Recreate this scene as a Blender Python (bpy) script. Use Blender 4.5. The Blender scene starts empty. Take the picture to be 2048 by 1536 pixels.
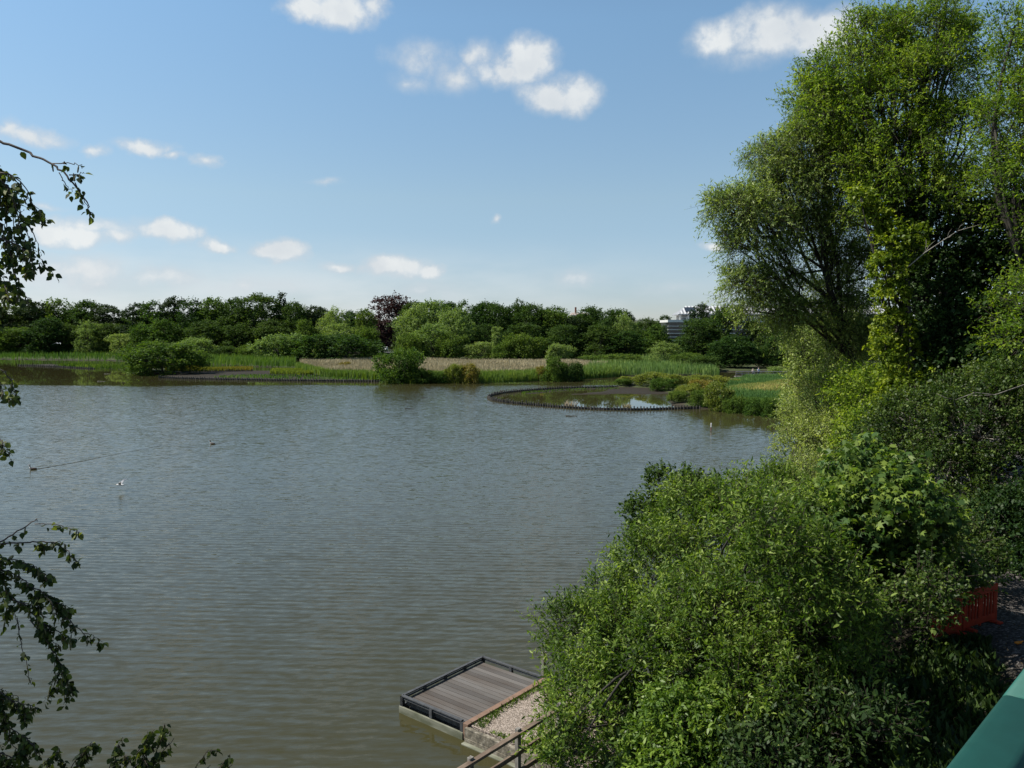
import bpy, bmesh, math
import numpy as np
from mathutils import Vector, Matrix
R = math.radians
C = bpy.context.scene.collection

# ------------------------------------------------------------------ camera
CH, PITCH, F = 10.0, R(3.88), 1593.0
cam_d = bpy.data.cameras.new('camera'); cam = bpy.data.objects.new('camera', cam_d); C.objects.link(cam)
cam.location = (0, 0, CH); cam.rotation_euler = (R(90) - PITCH, 0, 0)
cam_d.sensor_width = 36; cam_d.lens = 36 * F / 2048
cam_d.clip_start = 0.05; cam_d.clip_end = 8000
bpy.context.scene.camera = cam
# ------------------------------------------------------------------ light
SUN_EL, SUN_AZ = R(50), math.atan2(-0.97, 0.08)       # azimuth measured from +Y towards +X
SUN = Vector((math.cos(SUN_EL) * math.sin(SUN_AZ), math.cos(SUN_EL) * math.cos(SUN_AZ), math.sin(SUN_EL)))
sl = bpy.data.lights.new('sun', 'SUN'); sl.energy = 4.6; sl.angle = R(0.53); sl.color = (1.0, 0.95, 0.86)
so = bpy.data.objects.new('sun', sl); C.objects.link(so); so.rotation_euler = SUN.to_track_quat('Z', 'Y').to_euler()
sc = bpy.context.scene
sc.view_settings.view_transform = 'Standard'; sc.view_settings.look = 'None'
sc.view_settings.exposure = 0.68; sc.view_settings.gamma = 1
sc.cycles.max_bounces = 6; sc.cycles.transmission_bounces = 4; sc.cycles.transparent_max_bounces = 4
sc.cycles.diffuse_bounces = 2; sc.cycles.glossy_bounces = 3
sc.cycles.sample_clamp_indirect = 4

ca, sa = math.cos(PITCH), math.sin(PITCH)
def ray(px, py):
    a, b = (px - 1024) / F, (768 - py) / F
    return np.array([a, ca + b * sa, -sa + b * ca])
def W(px, py, z=None, Y=None):                         # world point seen at a pixel of the photo, on a height or at a distance
    r = ray(px, py)
    t = (z - CH) / r[2] if z is not None else Y / r[1]
    return np.array([0, 0, CH]) + r * t
def PM(Y): return F / Y                                # photo pixels per metre

# ------------------------------------------------------------------ world: sky and clouds
w = bpy.data.worlds.new('World'); sc.world = w; w.use_nodes = True
nt = w.node_tree; N = nt.nodes; Lk = nt.links
bg = N['Background']; bg.inputs[1].default_value = 0.077
sky = N.new('ShaderNodeTexSky'); sky.sky_type = 'NISHITA'; sky.sun_disc = False
sky.sun_elevation = SUN_EL; sky.sun_rotation = SUN_AZ; sky.altitude = 50
sky.air_density = 1.0; sky.dust_density = .35; sky.ozone_density = 3.5
def mth(op, a, b=None, c=None, clamp=False):
    n = N.new('ShaderNodeMath'); n.operation = op; n.use_clamp = clamp
    for k, v in enumerate((a, b, c)):
        if v is None: continue
        if hasattr(v, 'is_linked'): Lk.new(v, n.inputs[k])
        else: n.inputs[k].default_value = v
    return n.outputs[0]
def vm(op, a, b=None, out=0):
    n = N.new('ShaderNodeVectorMath'); n.operation = op
    for k, v in enumerate((a, b)):
        if v is None: continue
        if hasattr(v, 'is_linked'): Lk.new(v, n.inputs[k])
        else: n.inputs[k].default_value = v
    return n.outputs[out]
tc = N.new('ShaderNodeTexCoord')
sep = N.new('ShaderNodeSeparateXYZ'); Lk.new(tc.outputs['Generated'], sep.inputs[0])
az = mth('ARCTAN2', sep.outputs[0], sep.outputs[1]); el = mth('ARCSINE', sep.outputs[2])
cmb = N.new('ShaderNodeCombineXYZ'); Lk.new(az, cmb.inputs[0]); Lk.new(el, cmb.inputs[1])
def noise(scale, detail, vec, rough=0.55):
    n = N.new('ShaderNodeTexNoise'); n.inputs['Scale'].default_value = scale; n.inputs['Detail'].default_value = detail
    n.inputs['Roughness'].default_value = rough; Lk.new(vec, n.inputs['Vector']); return n
nw = noise(16, 5, cmb.outputs[0], 0.6)
warp = vm('MULTIPLY', vm('SUBTRACT', nw.outputs['Color'], (.5, .5, .5)), (.065, .035, 0))
P2 = vm('ADD', cmb.outputs[0], warp)
nb = noise(26, 7, cmb.outputs[0], 0.58)
CL = [(600,18,50,24,1),(680,22,90,36,1.1),(745,15,45,28,.9),(850,118,85,40,.62),(815,165,50,25,.45),(955,112,42,34,.7),(1045,118,78,46,1.25),(1005,148,70,32,1.0),
 (1120,190,92,42,1.3),(905,155,66,34,.6),(1450,75,90,38,1.0),(1545,65,110,50,1.15),(1645,68,80,46,1.1),(1500,112,95,26,.45),(60,272,70,16,.9),(10,262,35,24,.9),
 (195,298,28,14,.7),(285,295,55,17,1.0),(405,318,32,15,.8),(345,312,30,9,.6),(650,365,40,9,.4),(985,445,14,10,.45),(100,415,34,10,.45),(1430,493,34,12,.7),
 (140,470,70,26,.8),(340,468,56,24,1.0),(245,472,50,18,.6),(435,488,36,13,.75),(560,502,48,22,1.0),(790,537,68,22,1.0),(855,545,30,14,.7),(680,530,45,14,.6),
 (150,548,110,34,.6),(300,560,190,32,.5),(500,570,190,26,.4),(850,580,110,24,.4),(1150,560,100,24,.4),(1330,578,90,12,.3),(180,455,160,22,.5),
 (-200,420,160,60,.9),(2300,300,160,80,1),(300,-120,120,50,1),(1300,-200,160,60,1)]
mx = None; bott = None
for (px, py, rx, ry, s) in CL:
    if 430 < py < 560: s *= 1.3; rx *= 1.1; ry *= 1.1
    r = ray(px, py); r = r / np.linalg.norm(r)
    v = vm('SUBTRACT', P2, (math.atan2(r[0], r[1]), math.asin(r[2]), 0))
    v = vm('MULTIPLY', v, (F / rx / 1.15, F / ry / 1.15, 0))
    l = vm('LENGTH', v, out=1)
    q = mth('MULTIPLY', mth('SUBTRACT', 1.0, l, clamp=True), s)
    mx = q if mx is None else mth('MAXIMUM', mx, q)
dens = mth('MULTIPLY', mx, mth('MULTIPLY_ADD', nb.outputs[0], 2.9, -.35))
mr = N.new('ShaderNodeMapRange'); mr.interpolation_type = 'SMOOTHSTEP'; Lk.new(dens, mr.inputs[0])
mr.inputs[1].default_value = .0; mr.inputs[2].default_value = .85; mr.inputs[3].default_value = 0; mr.inputs[4].default_value = .93
rmp = N.new('ShaderNodeValToRGB'); Lk.new(el, rmp.inputs[0]); e_ = rmp.color_ramp.elements     # paler, hazier air low down
e_[0].position = .04; e_[0].color = (.74, .79, .93, 1); e_[1].position = .36; e_[1].color = (1.27, 1.35, 1.22, 1); k_ = e_.new(.16); k_.color = (1.12, 1.07, .96, 1)
k_ = e_.new(1.0); k_.color = (1.1, 1.1, 1.0, 1)
sky_c = vm('MULTIPLY', sky.outputs[0], rmp.outputs[0])
def mrange(x, a, b, c, d):
    q_ = N.new('ShaderNodeMapRange'); q_.interpolation_type = 'SMOOTHSTEP'; Lk.new(x, q_.inputs[0])
    for i_, v_ in enumerate((a, b, c, d)): q_.inputs[i_ + 1].default_value = v_
    return q_.outputs[0]
veil = noise(9, 4, vm('MULTIPLY', cmb.outputs[0], (1, 3.2, 1)), .5)
vf = mth('MULTIPLY', mth('MULTIPLY', mrange(el, .04, .125, .62, 0), mrange(az, -.35, .35, 1, .25)), mrange(veil.outputs[0], .3, .65, .45, 1))
mv = N.new('ShaderNodeMix'); mv.data_type = 'RGBA'; Lk.new(vf, mv.inputs[0]); Lk.new(sky_c, mv.inputs[6]); mv.inputs[7].default_value = (6.3, 6.7, 6.9, 1); sky_c = mv.outputs[2]
mix = N.new('ShaderNodeMix'); mix.data_type = 'RGBA'
Lk.new(mr.outputs[0], mix.inputs[0]); Lk.new(sky_c, mix.inputs[6]); 
shn = noise(14, 4, P2, .5); shd = N.new('ShaderNodeMix'); shd.data_type = 'RGBA'; sm_ = N.new('ShaderNodeMapRange'); Lk.new(mth('MULTIPLY', shn.outputs[0], mr.outputs[0]), sm_.inputs[0]); sm_.inputs[1].default_value = .2; sm_.inputs[2].default_value = .58
Lk.new(sm_.outputs[0], shd.inputs[0]); shd.inputs[6].default_value = (5.1, 5.5, 5.9, 1); shd.inputs[7].default_value = (6.9, 7.1, 7.1, 1); Lk.new(shd.outputs[2], mix.inputs[7])
Lk.new(mix.outputs[2], bg.inputs[0])

# ------------------------------------------------------------------ helpers
def tag(o, label=None, cat=None, group=None, kind=None):
    if label: o['label'] = label
    if cat: o['category'] = cat
    if group: o['group'] = group
    if kind: o['kind'] = kind
    return o
def empty(name, loc, label, cat, group=None, rz=0):
    o = bpy.data.objects.new(name, None); C.objects.link(o); o.location = loc; o.rotation_euler = (0, 0, rz)
    o.empty_display_size = .3
    return tag(o, label, cat, group)
def mesh_raw(name, V, loops, starts, mats, attr=None, smooth=False, matidx=None):
    me = bpy.data.meshes.new(name); V = np.asarray(V, np.float32)
    me.vertices.add(len(V)); me.vertices.foreach_set('co', V.ravel())
    me.loops.add(len(loops)); me.loops.foreach_set('vertex_index', np.asarray(loops, np.int32))
    me.polygons.add(len(starts)); me.polygons.foreach_set('loop_start', np.asarray(starts, np.int32))
    if matidx is not None: me.polygons.foreach_set('material_index', np.asarray(matidx, np.int32))
    if smooth: me.polygons.foreach_set('use_smooth', np.ones(len(starts), bool))
    me.update(calc_edges=True)
    if attr is not None:
        a = me.attributes.new('var', 'FLOAT', 'FACE'); a.data.foreach_set('value', np.asarray(attr, np.float32))
    for m in (mats if isinstance(mats, (list, tuple)) else [mats]): me.materials.append(m)
    return me
def mobj(name, me, parent=None, loc=(0, 0, 0)):
    o = bpy.data.objects.new(name, me); C.objects.link(o); o.location = loc
    if parent: o.parent = parent
    return o
class MB:
    "collects boxes, bars, lofts; builds ONE mesh"
    def __init__(s): s.V = []; s.F = []
    def add(s, V, Fc):
        n = len(s.V); s.V += [tuple(v) for v in V]; s.F += [tuple(i + n for i in f) for f in Fc]; return s
    def box(s, c, d, rz=0, M=None, bev=0):
        x, y, z = [k / 2 for k in d]
        if bev:
            bm = bmesh.new(); bmesh.ops.create_cube(bm, size=1); bmesh.ops.scale(bm, vec=d, verts=bm.verts)
            bmesh.ops.bevel(bm, geom=bm.edges[:], offset=bev, segments=2, affect='EDGES', profile=.5)
            V = np.array([v.co[:] for v in bm.verts]); Fc = [[v.index for v in f.verts] for f in bm.faces]; bm.free()
        else:
            V = np.array([(i * x, j * y, k * z) for i in (-1, 1) for j in (-1, 1) for k in (-1, 1)])
            Fc = [(0, 1, 3, 2), (4, 6, 7, 5), (0, 4, 5, 1), (2, 3, 7, 6), (0, 2, 6, 4), (1, 5, 7, 3)]
        if M is not None: V = V @ np.array(M.to_3x3()).T
        cz, sz = math.cos(rz), math.sin(rz)
        V = np.stack([V[:, 0] * cz - V[:, 1] * sz + c[0], V[:, 0] * sz + V[:, 1] * cz + c[1], V[:, 2] + c[2]], 1)
        return s.add(V, Fc)
    def bar(s, a, b, wd, h, bev=0):                      # box along a segment, width horizontal, h vertical
        a, b = Vector(a), Vector(b); d = b - a; L = d.length
        x = d.normalized(); y = Vector((0, 0, 1)).cross(x)
        y = y.normalized() if y.length > 1e-4 else Vector((0, 1, 0)); z = x.cross(y)
        return s.box((a + b) / 2, (L, wd, h), 0, Matrix((x, y, z)).transposed(), bev)
    def loft(s, pts, rad, sides=8, cap=True):            # rad: r or (r_side, r_up)
        V, Fc = tube(pts, rad, sides, cap); return s.add(V, Fc)
    def build(s, name, mat, parent=None, smooth=False, loc=(0, 0, 0)):
        me = bpy.data.meshes.new(name); me.from_pydata(s.V, [], s.F); me.validate()
        bm = bmesh.new(); bm.from_mesh(me); bmesh.ops.recalc_face_normals(bm, faces=bm.faces); bm.to_mesh(me); bm.free()
        me.materials.append(mat)
        if smooth: me.polygons.foreach_set('use_smooth', [True] * len(me.polygons))
        return mobj(name, me, parent, loc)
def tube(pts, rad, sides=6, cap=True):
    pts = [Vector(p) for p in pts]; V = []; Fc = []
    for i, p in enumerate(pts):
        t = (pts[min(i + 1, len(pts) - 1)] - pts[max(i - 1, 0)]).normalized()
        ref = Vector((0, 0, 1)) if abs(t.z) < .9 else Vector((0, 1, 0))
        x = t.cross(ref).normalized(); y = x.cross(t)
        r = rad[i]; rx, ry = r if isinstance(r, (tuple, list)) else (r, r)
        for k in range(sides):
            a = 2 * math.pi * k / sides; V.append(p + x * (math.cos(a) * rx) + y * (math.sin(a) * ry))
    n = len(pts)
    for i in range(n - 1):
        for k in range(sides):
            a = i * sides + k; b = i * sides + (k + 1) % sides
            Fc.append((a, b, b + sides, a + sides))
    if cap: Fc += [tuple(range(sides))[::-1], tuple(range((n - 1) * sides, n * sides))]
    return V, Fc

# ------------------------------------------------------------------ materials
def newmat(name):
    m = bpy.data.materials.new(name); m.use_nodes = True
    n = m.node_tree.nodes; n.clear(); o = n.new('ShaderNodeOutputMaterial'); return m, n, m.node_tree.links, o
def plain(name, col, col2=None, rough=.7, scale=3, bump=0, metal=0, spec=.5, stretch=(1, 1, 1), lo=.35, hi=.65, detail=6):
    m, n, l, o = newmat(name); p = n.new('ShaderNodeBsdfPrincipled'); l.new(p.outputs[0], o.inputs[0])
    p.inputs['Roughness'].default_value = rough; p.inputs['Metallic'].default_value = metal; p.inputs['Specular IOR Level'].default_value = spec
    tcn = n.new('ShaderNodeTexCoord'); mp = n.new('ShaderNodeMapping'); mp.inputs['Scale'].default_value = stretch
    l.new(tcn.outputs['Object'], mp.inputs[0])
    t = n.new('ShaderNodeTexNoise'); t.inputs['Scale'].default_value = scale; t.inputs['Detail'].default_value = detail; l.new(mp.outputs[0], t.inputs['Vector'])
    r = n.new('ShaderNodeMapRange'); l.new(t.outputs[0], r.inputs[0]); r.inputs[1].default_value = lo; r.inputs[2].default_value = hi
    mx_ = n.new('ShaderNodeMix'); mx_.data_type = 'RGBA'; l.new(r.outputs[0], mx_.inputs[0])
    mx_.inputs[6].default_value = (*col, 1); mx_.inputs[7].default_value = (*(col2 or tuple(c * .6 for c in col)), 1)
    l.new(mx_.outputs[2], p.inputs['Base Color'])
    if bump:
        b = n.new('ShaderNodeBump'); b.inputs['Distance'].default_value = bump; l.new(t.outputs[0], b.inputs['Height']); l.new(b.outputs[0], p.inputs['Normal'])
    return m
def leafmat(name, ca_, cb_, cc_=None, trans=.35, rough=.5, spec=.25, tcol=None):
    "leaf: colour per leaf from a face attribute, part of the light passes through"
    m, n, l, o = newmat(name)
    at = n.new('ShaderNodeAttribute'); at.attribute_name = 'var'
    oi = n.new('ShaderNodeObjectInfo')
    rp = n.new('ShaderNodeValToRGB'); e = rp.color_ramp.elements
    e[0].color = (*ca_, 1); e[0].position = .1; e[1].color = (*(cc_ or cb_), 1); e[1].position = .95
    x = rp.color_ramp.elements.new(.55); x.color = (*cb_, 1)
    l.new(at.outputs['Fac'], rp.inputs[0])
    hs = n.new('ShaderNodeHueSaturation'); l.new(rp.outputs[0], hs.inputs['Color'])
    m1 = n.new('ShaderNodeMapRange'); l.new(oi.outputs['Random'], m1.inputs[0]); m1.inputs[3].default_value = .485; m1.inputs[4].default_value = .515; l.new(m1.outputs[0], hs.inputs['Hue'])
    m2 = n.new('ShaderNodeMapRange'); l.new(oi.outputs['Random'], m2.inputs[0]); m2.inputs[3].default_value = 1.15; m2.inputs[4].default_value = .85; l.new(m2.outputs[0], hs.inputs['Value'])
    p = n.new('ShaderNodeBsdfPrincipled'); l.new(hs.outputs[0], p.inputs['Base Color']); p.inputs['Roughness'].default_value = rough; p.inputs['Specular IOR Level'].default_value = spec
    t = n.new('ShaderNodeBsdfTranslucent')
    g = n.new('ShaderNodeMix'); g.data_type = 'RGBA'; g.blend_type = 'MULTIPLY'; g.inputs[0].default_value = 1
    l.new(hs.outputs[0], g.inputs[6]); g.inputs[7].default_value = (*(tcol or (1.5, 1.6, .55)), 1); l.new(g.outputs[2], t.inputs[0])
    s = n.new('ShaderNodeMixShader'); s.inputs[0].default_value = trans
    l.new(p.outputs[0], s.inputs[1]); l.new(t.outputs[0], s.inputs[2]); l.new(s.outputs[0], o.inputs[0])
    return m
M = {}
M['dark_leaf'] = leafmat('dark_leaf', (.018,.040,.010), (.035,.070,.015), (.07,.11,.024), trans=.3, spec=.1, rough=.7)
M['mid_leaf'] = leafmat('mid_leaf', (.034,.066,.013), (.058,.105,.019), (.115,.165,.032), spec=.1, rough=.7)
M['pale_leaf'] = leafmat('pale_leaf', (.09,.14,.042), (.14,.20,.06), (.23,.29,.10), spec=.12, rough=.7)
M['pine_leaf'] = leafmat('pine_leaf', (.018,.035,.013), (.03,.052,.018), (.048,.072,.026), trans=.15, spec=.1, rough=.7)
M['beech_leaf'] = leafmat('beech_leaf', (.024,.016,.014), (.042,.026,.022), (.07,.042,.036), trans=.2, spec=.1, tcol=(1.3,.7,.6))
M['yellow_leaf'] = leafmat('yellow_leaf', (.085,.115,.016), (.145,.175,.026), (.24,.25,.045))
M['sallow_leaf'] = leafmat('sallow_leaf', (.035,.064,.008), (.095,.15,.015), (.30,.36,.07), trans=.4, rough=.5, spec=.22)
M['willow_leaf'] = leafmat('willow_leaf', (.075,.115,.026), (.165,.22,.05), (.38,.43,.14), trans=.4, rough=.5, spec=.25)
M['ash_leaf'] = leafmat('ash_leaf', (.045,.088,.010), (.12,.19,.018), (.28,.34,.04), trans=.47, spec=.18)
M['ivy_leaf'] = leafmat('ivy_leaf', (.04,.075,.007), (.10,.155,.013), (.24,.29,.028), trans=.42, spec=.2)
M['shade_coloured_leaf'] = leafmat('shade_coloured_leaf', (.012,.026,.007), (.022,.046,.011), (.045,.075,.015), trans=.2, spec=.15)  # near-black leaves: the shade under the trees is put into their colour
M['haw_leaf'] = leafmat('haw_leaf', (.022,.042,.007), (.05,.085,.012), (.16,.20,.045), trans=.34, rough=.5, spec=.25)
M['maple_leaf'] = leafmat('maple_leaf', (.035,.075,.018), (.065,.12,.028), (.22,.29,.05), trans=.38, rough=.5, spec=.25)
M['elder_leaf'] = leafmat('elder_leaf', (.06,.105,.012), (.11,.175,.02), (.22,.29,.04), trans=.35, rough=.45, spec=.3)
M['birch_leaf'] = leafmat('birch_leaf', (.022,.038,.01), (.042,.068,.014), (.13,.16,.035), trans=.32, rough=.6, spec=.2)
M['reed'] = leafmat('reed', (.055,.105,.018), (.09,.16,.028), (.16,.22,.045), trans=.25)
M['reed_blue'] = leafmat('reed_blue', (0.071,0.131,0.036), (0.106,0.188,0.050), (0.213,0.275,0.081), trans=.2)
M['reed_tan'] = leafmat('reed_tan', (.26,.22,.13), (.42,.35,.22), (.52,.45,.30), trans=.15, tcol=(1, .95, .7))
M['reed_mixed'] = leafmat('reed_mixed', (0.142,0.200,0.036), (0.241,0.263,0.063), (0.500,0.413,0.144), trans=.2, tcol=(1, 1, .6))
M['litter_leaf'] = leafmat('litter_leaf', (.05,.035,.02), (.09,.065,.035), (.16,.12,.07), trans=.1)
M['rust_leaf'] = leafmat('rust_leaf', (.12,.125,.018), (.18,.155,.027), (.25,.16,.04))
M['bark'] = plain('bark', (.10,.085,.065), (.04,.035,.028), .9, 6, .03, stretch=(1, 1, .25))
M['dark_bark'] = plain('dark_bark', (.045,.038,.03), (.02,.018,.014), .9, 6, .03, stretch=(1, 1, .25))
M['pale_bark'] = plain('pale_bark', (.28,.26,.22), (.12,.11,.09), .9, 8, .01, stretch=(1, 1, .3))
M['birch_bark'] = plain('birch_bark', (.5,.48,.45), (.05,.045,.04), .8, 5, .01, stretch=(1, 1, 4), lo=.5, hi=.62)
M['twig'] = plain('twig', (.06,.04,.03), (.03,.022,.018), .8, 20)
M['old_timber'] = plain('old_timber', (.075,.068,.058), (.028,.025,.022), .9, 9, .01, stretch=(1, 1, .3))
M['grey_timber'] = plain('grey_timber', (.22,.205,.18), (.1,.09,.075), .85, 14, .004, stretch=(1, 1, .3))
M['rail_timber'] = plain('rail_timber', (.17,.125,.085), (.09,.06,.04), .8, 12, .004, stretch=(.3, 1, 1))

# ------------------------------------------------------------------ foliage
def unit(rng, n):
    v = rng.normal(size=(n, 3)); return v / np.linalg.norm(v, axis=1, keepdims=True)
def nrm(v): return v / (np.linalg.norm(v, axis=1, keepdims=True) + 1e-9)
T_DIAMOND = np.array([(0, 0, 0), (.45, -.5, .12), (1, 0, 0), (.45, .5, .12)])
T_LANCE = np.array([(0, 0, 0), (.3, -.5, .1), (.7, -.38, .06), (1, 0, -.1), (.7, .38, .06), (.3, .5, .1)])
T_OVATE = np.array([(0, 0, 0), (.18, -.42, .06), (.45, -.5, .1), (.78, -.24, .04), (1, 0, -.08), (.78, .24, .04), (.45, .5, .1), (.18, .42, .06)])
T_PALM = np.array([(0, 0, 0), (.1, -.35, 0), (.05, -.6, -.1), (.38, -.3, .05), (.62, -.62, -.08), (.66, -.2, .06), (1, 0, -.12), (.66, .2, .06), (.62, .62, -.08), (.38, .3, .05), (.05, .6, -.1), (.1, .35, 0)])
def leaf_mesh(name, P, D, Nn, ln, wd, mat, var, T=T_DIAMOND, fold=1.0):
    n = len(P); k = len(T); D = nrm(D); S = nrm(np.cross(D, Nn)); U = np.cross(S, D)
    ln = np.broadcast_to(ln, n)[:, None, None]; wd = np.broadcast_to(wd, n)[:, None, None]
    V = (P[:, None, :] + D[:, None, :] * ln * T[None, :, 0, None] + S[:, None, :] * wd * T[None, :, 1, None] + U[:, None, :] * wd * T[None, :, 2, None] * 2 * fold)
    return mesh_raw(name, V.reshape(-1, 3), np.arange(n * k), np.arange(0, n * k, k), mat, var)
def clumps(L, rng, n, shell=.4, inner=.62, keep=.12):
    L = np.array(L, float); c, r = L[:, :3], L[:, 3:6]
    wgt = (r[:, 0] * r[:, 1] * r[:, 2]) ** (2 / 3); idx = rng.choice(len(L), size=n * 2, p=wgt / wgt.sum())
    d = unit(rng, n * 2); fl = (d[:, 2] < -.35) & (rng.random(n * 2) < .7); d[fl, 2] *= -1
    rad = 1 - shell * rng.random(n * 2) ** 1.3
    P = c[idx] + d * r[idx] * rad[:, None]
    q = np.min(np.linalg.norm((P[:, None] - c[None]) / r[None], axis=2), axis=1)
    ok = (q > inner) | (rng.random(n * 2) < keep)
    return P[ok][:n], d[ok][:n], idx[ok][:n]
def foliage(L, rng, n_clump, clump_r, n_twig, twig_len, n_leaf, ll, lw, up=.35, droop=.0, ldroop=.2, shell=.4, inner=.62, flat=.85, spread=.8, keep=.12):
    Cp, Cd, idx = clumps(L, rng, n_clump, shell, inner, keep); nC = len(Cp)
    cr = clump_r * (.55 + .9 * rng.random(nC)); cv = rng.random(nC)
    k = np.repeat(np.arange(nC), n_twig); n = len(k)
    TP = Cp[k] + unit(rng, n) * (cr[k] * rng.random(n) ** .4)[:, None] * np.array([1, 1, flat])
    TD = nrm(.8 * Cd[k] + spread * unit(rng, n) + np.array([0, 0, up]))
    TL = twig_len * (.5 + rng.random(n))
    j = np.repeat(np.arange(n), n_leaf); t = np.tile(np.linspace(.15, 1, n_leaf), n) + rng.normal(size=n * n_leaf) * .05
    P = TP[j] + TD[j] * (TL[j] * t)[:, None]; P[:, 2] -= droop * (TL[j] * t) ** 2 / twig_len
    D = nrm(TD[j] * .6 + unit(rng, len(j)) * .85 + np.array([0, 0, -ldroop]))
    Nn = nrm(.3 * Cd[k][j] + np.array([0, 0, .7]) + unit(rng, len(j)) * .75)
    var = np.clip(.55 * cv[k][j] + .45 * rng.random(len(j)) + .3 * (t - .5), 0, 1)
    s = .5 + .9 * rng.random(len(j)) ** 1.3
    return dict(P=P, D=D, N=Nn, ll=ll * s, lw=lw * s, var=var, C=Cp, idx=idx, TP=TP, TD=TD, TL=TL, dr=droop / twig_len)
def twig_mesh(fo, frac, r, rng, mat, name='twigs'):
    m = rng.random(len(fo['TP'])) < frac
    P, D, Ls = fo['TP'][m], fo['TD'][m], fo['TL'][m]; n = len(P)
    S = nrm(np.cross(D, np.array([0, 0, 1.]) + .01)); U = np.cross(S, D)
    E = P + D * Ls[:, None]; E[:, 2] -= fo['dr'] * Ls ** 2; B = P - D * Ls[:, None] * .3
    ring = [S * r, -S * r * .5 + U * r * .87, -S * r * .5 - U * r * .87]
    V = np.stack([B + q for q in ring] + [E + q * .35 for q in ring], 1).reshape(-1, 3)
    f = np.array([0, 1, 4, 3, 1, 2, 5, 4, 2, 0, 3, 5]); loops = (np.arange(n)[:, None] * 6 + f[None]).ravel()
    return mesh_raw(name, V, loops, np.arange(0, n * 12, 4), mat)
def bend(a, b, rng, n=6, wob=.12, sag=0.):
    a, b = np.array(a, float), np.array(b, float); L = np.linalg.norm(b - a)
    o1 = unit(rng, 1)[0] * L * wob; out = []
    for t in np.linspace(0, 1, n):
        p = a + (b - a) * t + o1 * math.sin(math.pi * t) + np.array([0, 0, -sag * L * math.sin(math.pi * t)]) ; out.append(p)
    return out
def branches(mb, base, L, fo, rng, r0, fork, sides=6, nb=40, wob=.1, r_b=.03):
    "trunk from base to fork, limbs to the lobes, boughs to some clumps"
    trunk = bend(base, fork, rng, 8, .04); mb.loft(trunk, [r0 * (1.35 if i == 0 else 1 - .4 * i / 7) for i in range(8)], max(sides, 8))
    ends = []
    for (x, y, z, rx, ry, rz) in L:
        t = trunk[rng.integers(4, 8)]; e = (x, y, z)
        d = np.linalg.norm(np.array(e) - t); q = min(.55, .12 + .02 * d)
        mb.loft(bend(t, e, rng, 7, wob), [r0 * q * 1.3 * (1 - .8 * i / 6) + .012 for i in range(7)], sides)
        ends.append((np.array(t), np.array(e)))
    for i in rng.choice(len(fo['C']), size=min(nb, len(fo['C'])), replace=False):
        t, e = ends[fo['idx'][i]]; s = .45 + .5 * rng.random(); a = t + (e - t) * s
        mb.loft(bend(a, fo['C'][i], rng, 5, wob * 1.4), [r_b * (1 - .8 * k / 4) + .004 for k in range(5)], 4)
def PL(px, py, Y, rx, ry, rd=None):                       # lobe of a crown: centre, half width and height as measured on the photo, at distance Y
    p = W(px, py, Y=Y); k = Y / F; return (p[0], p[1], p[2], rx * k, (rd if rd else (rx + ry) / 2 * k), ry * k)

# ------------------------------------------------------------------ polygons, ground and water
def inpoly(X, Y, poly):
    ins = np.zeros(X.shape, bool); n = len(poly); j = n - 1
    for i in range(n):
        xi, yi = poly[i]; xj, yj = poly[j]
        c = ((yi > Y) != (yj > Y)) & (X < (xj - xi) * (Y - yi) / (yj - yi + 1e-12) + xi); ins ^= c; j = i
    return ins
def distpoly(X, Y, poly, closed=True):
    d = np.full(X.shape, 1e9); n = len(poly)
    for i in range(n if closed else n - 1):
        ax, ay = poly[i]; bx, by = poly[(i + 1) % n]; vx, vy = bx - ax, by - ay
        t = np.clip(((X - ax) * vx + (Y - ay) * vy) / (vx * vx + vy * vy + 1e-12), 0, 1)
        d = np.minimum(d, np.hypot(X - ax - t * vx, Y - ay - t * vy))
    return d
def gp(*pts, z=0.): return [tuple(W(a, b, z=z)[:2]) for a, b in pts]
# landing and pontoon corners on the photo (top rail height .45)
PA, PB, PC, PD_ = [np.array([*W(a, b, z=.45)[:2]]) for a, b in ((805, 1391), (980, 1318), (1095, 1362), (925, 1441))]
ux = (PD_ - PA) / np.linalg.norm(PD_ - PA); uy = np.array([-ux[1], ux[0]])       # ux: along the planks, uy: across
LEN_X = np.linalg.norm(PD_ - PA); LEN_Y = float(np.dot(PB - PA, uy)); PANG = math.atan2(ux[1], ux[0])
def pw(u, v, z=0): q = PA + ux * u + uy * v; return (float(q[0]), float(q[1]), z)
LX2 = LEN_X + 4.2
lake = gp((-1500,712),(-300,714),(0,719),(270,722),(400,729),(590,737),(610,747),(660,755),(760,761),(850,765),(1000,765),(1070,762),(1120,760),(1160,758),(1240,753),(1400,751),(1440,744),(1560,742),(1750,743)) \
  + [(60,172),(62,150),(50,110),(36,86),(25,70),(20,58),(14,46),(10,36),(7.5,28),(5.5,24)] + [pw(LX2, LEN_Y+.2)[:2], pw(LEN_X+.1, LEN_Y+.2)[:2], pw(LEN_X+.1, 0)[:2], pw(LX2-1.2, 0)[:2]] \
  + [(1.6,14.9),(.7,14.4),(-.3,13.2),(-1.6,11.2),(-4,8),(-9,4),(-20,0),(-60,-30),(-300,-60),(-700,60),(-900,250)]
island_grass = gp((1225,776),(1260,766),(1340,763),(1420,760),(1480,758),(1600,756),(1800,757),(1900,790),(1900,836),(1700,836),(1560,827),(1480,820),(1400,818),(1345,812),(1335,798),(1345,789),(1290,783))
mud_left = gp((318,755),(400,758.5),(600,762),(752,762.5),(770,755),(650,744),(500,741),(340,742))
isl_shrub = gp((258,742),(300,748),(390,747),(410,742),(400,738),(260,737))
isl_far = gp((25,731),(185,737),(265,740),(268,734),(100,728))
mud_ring = gp((1165,777),(1240,775),(1300,778),(1340,784),(1325,789),(1240,788),(1120,790),(1200,784),(1215,780))
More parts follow.
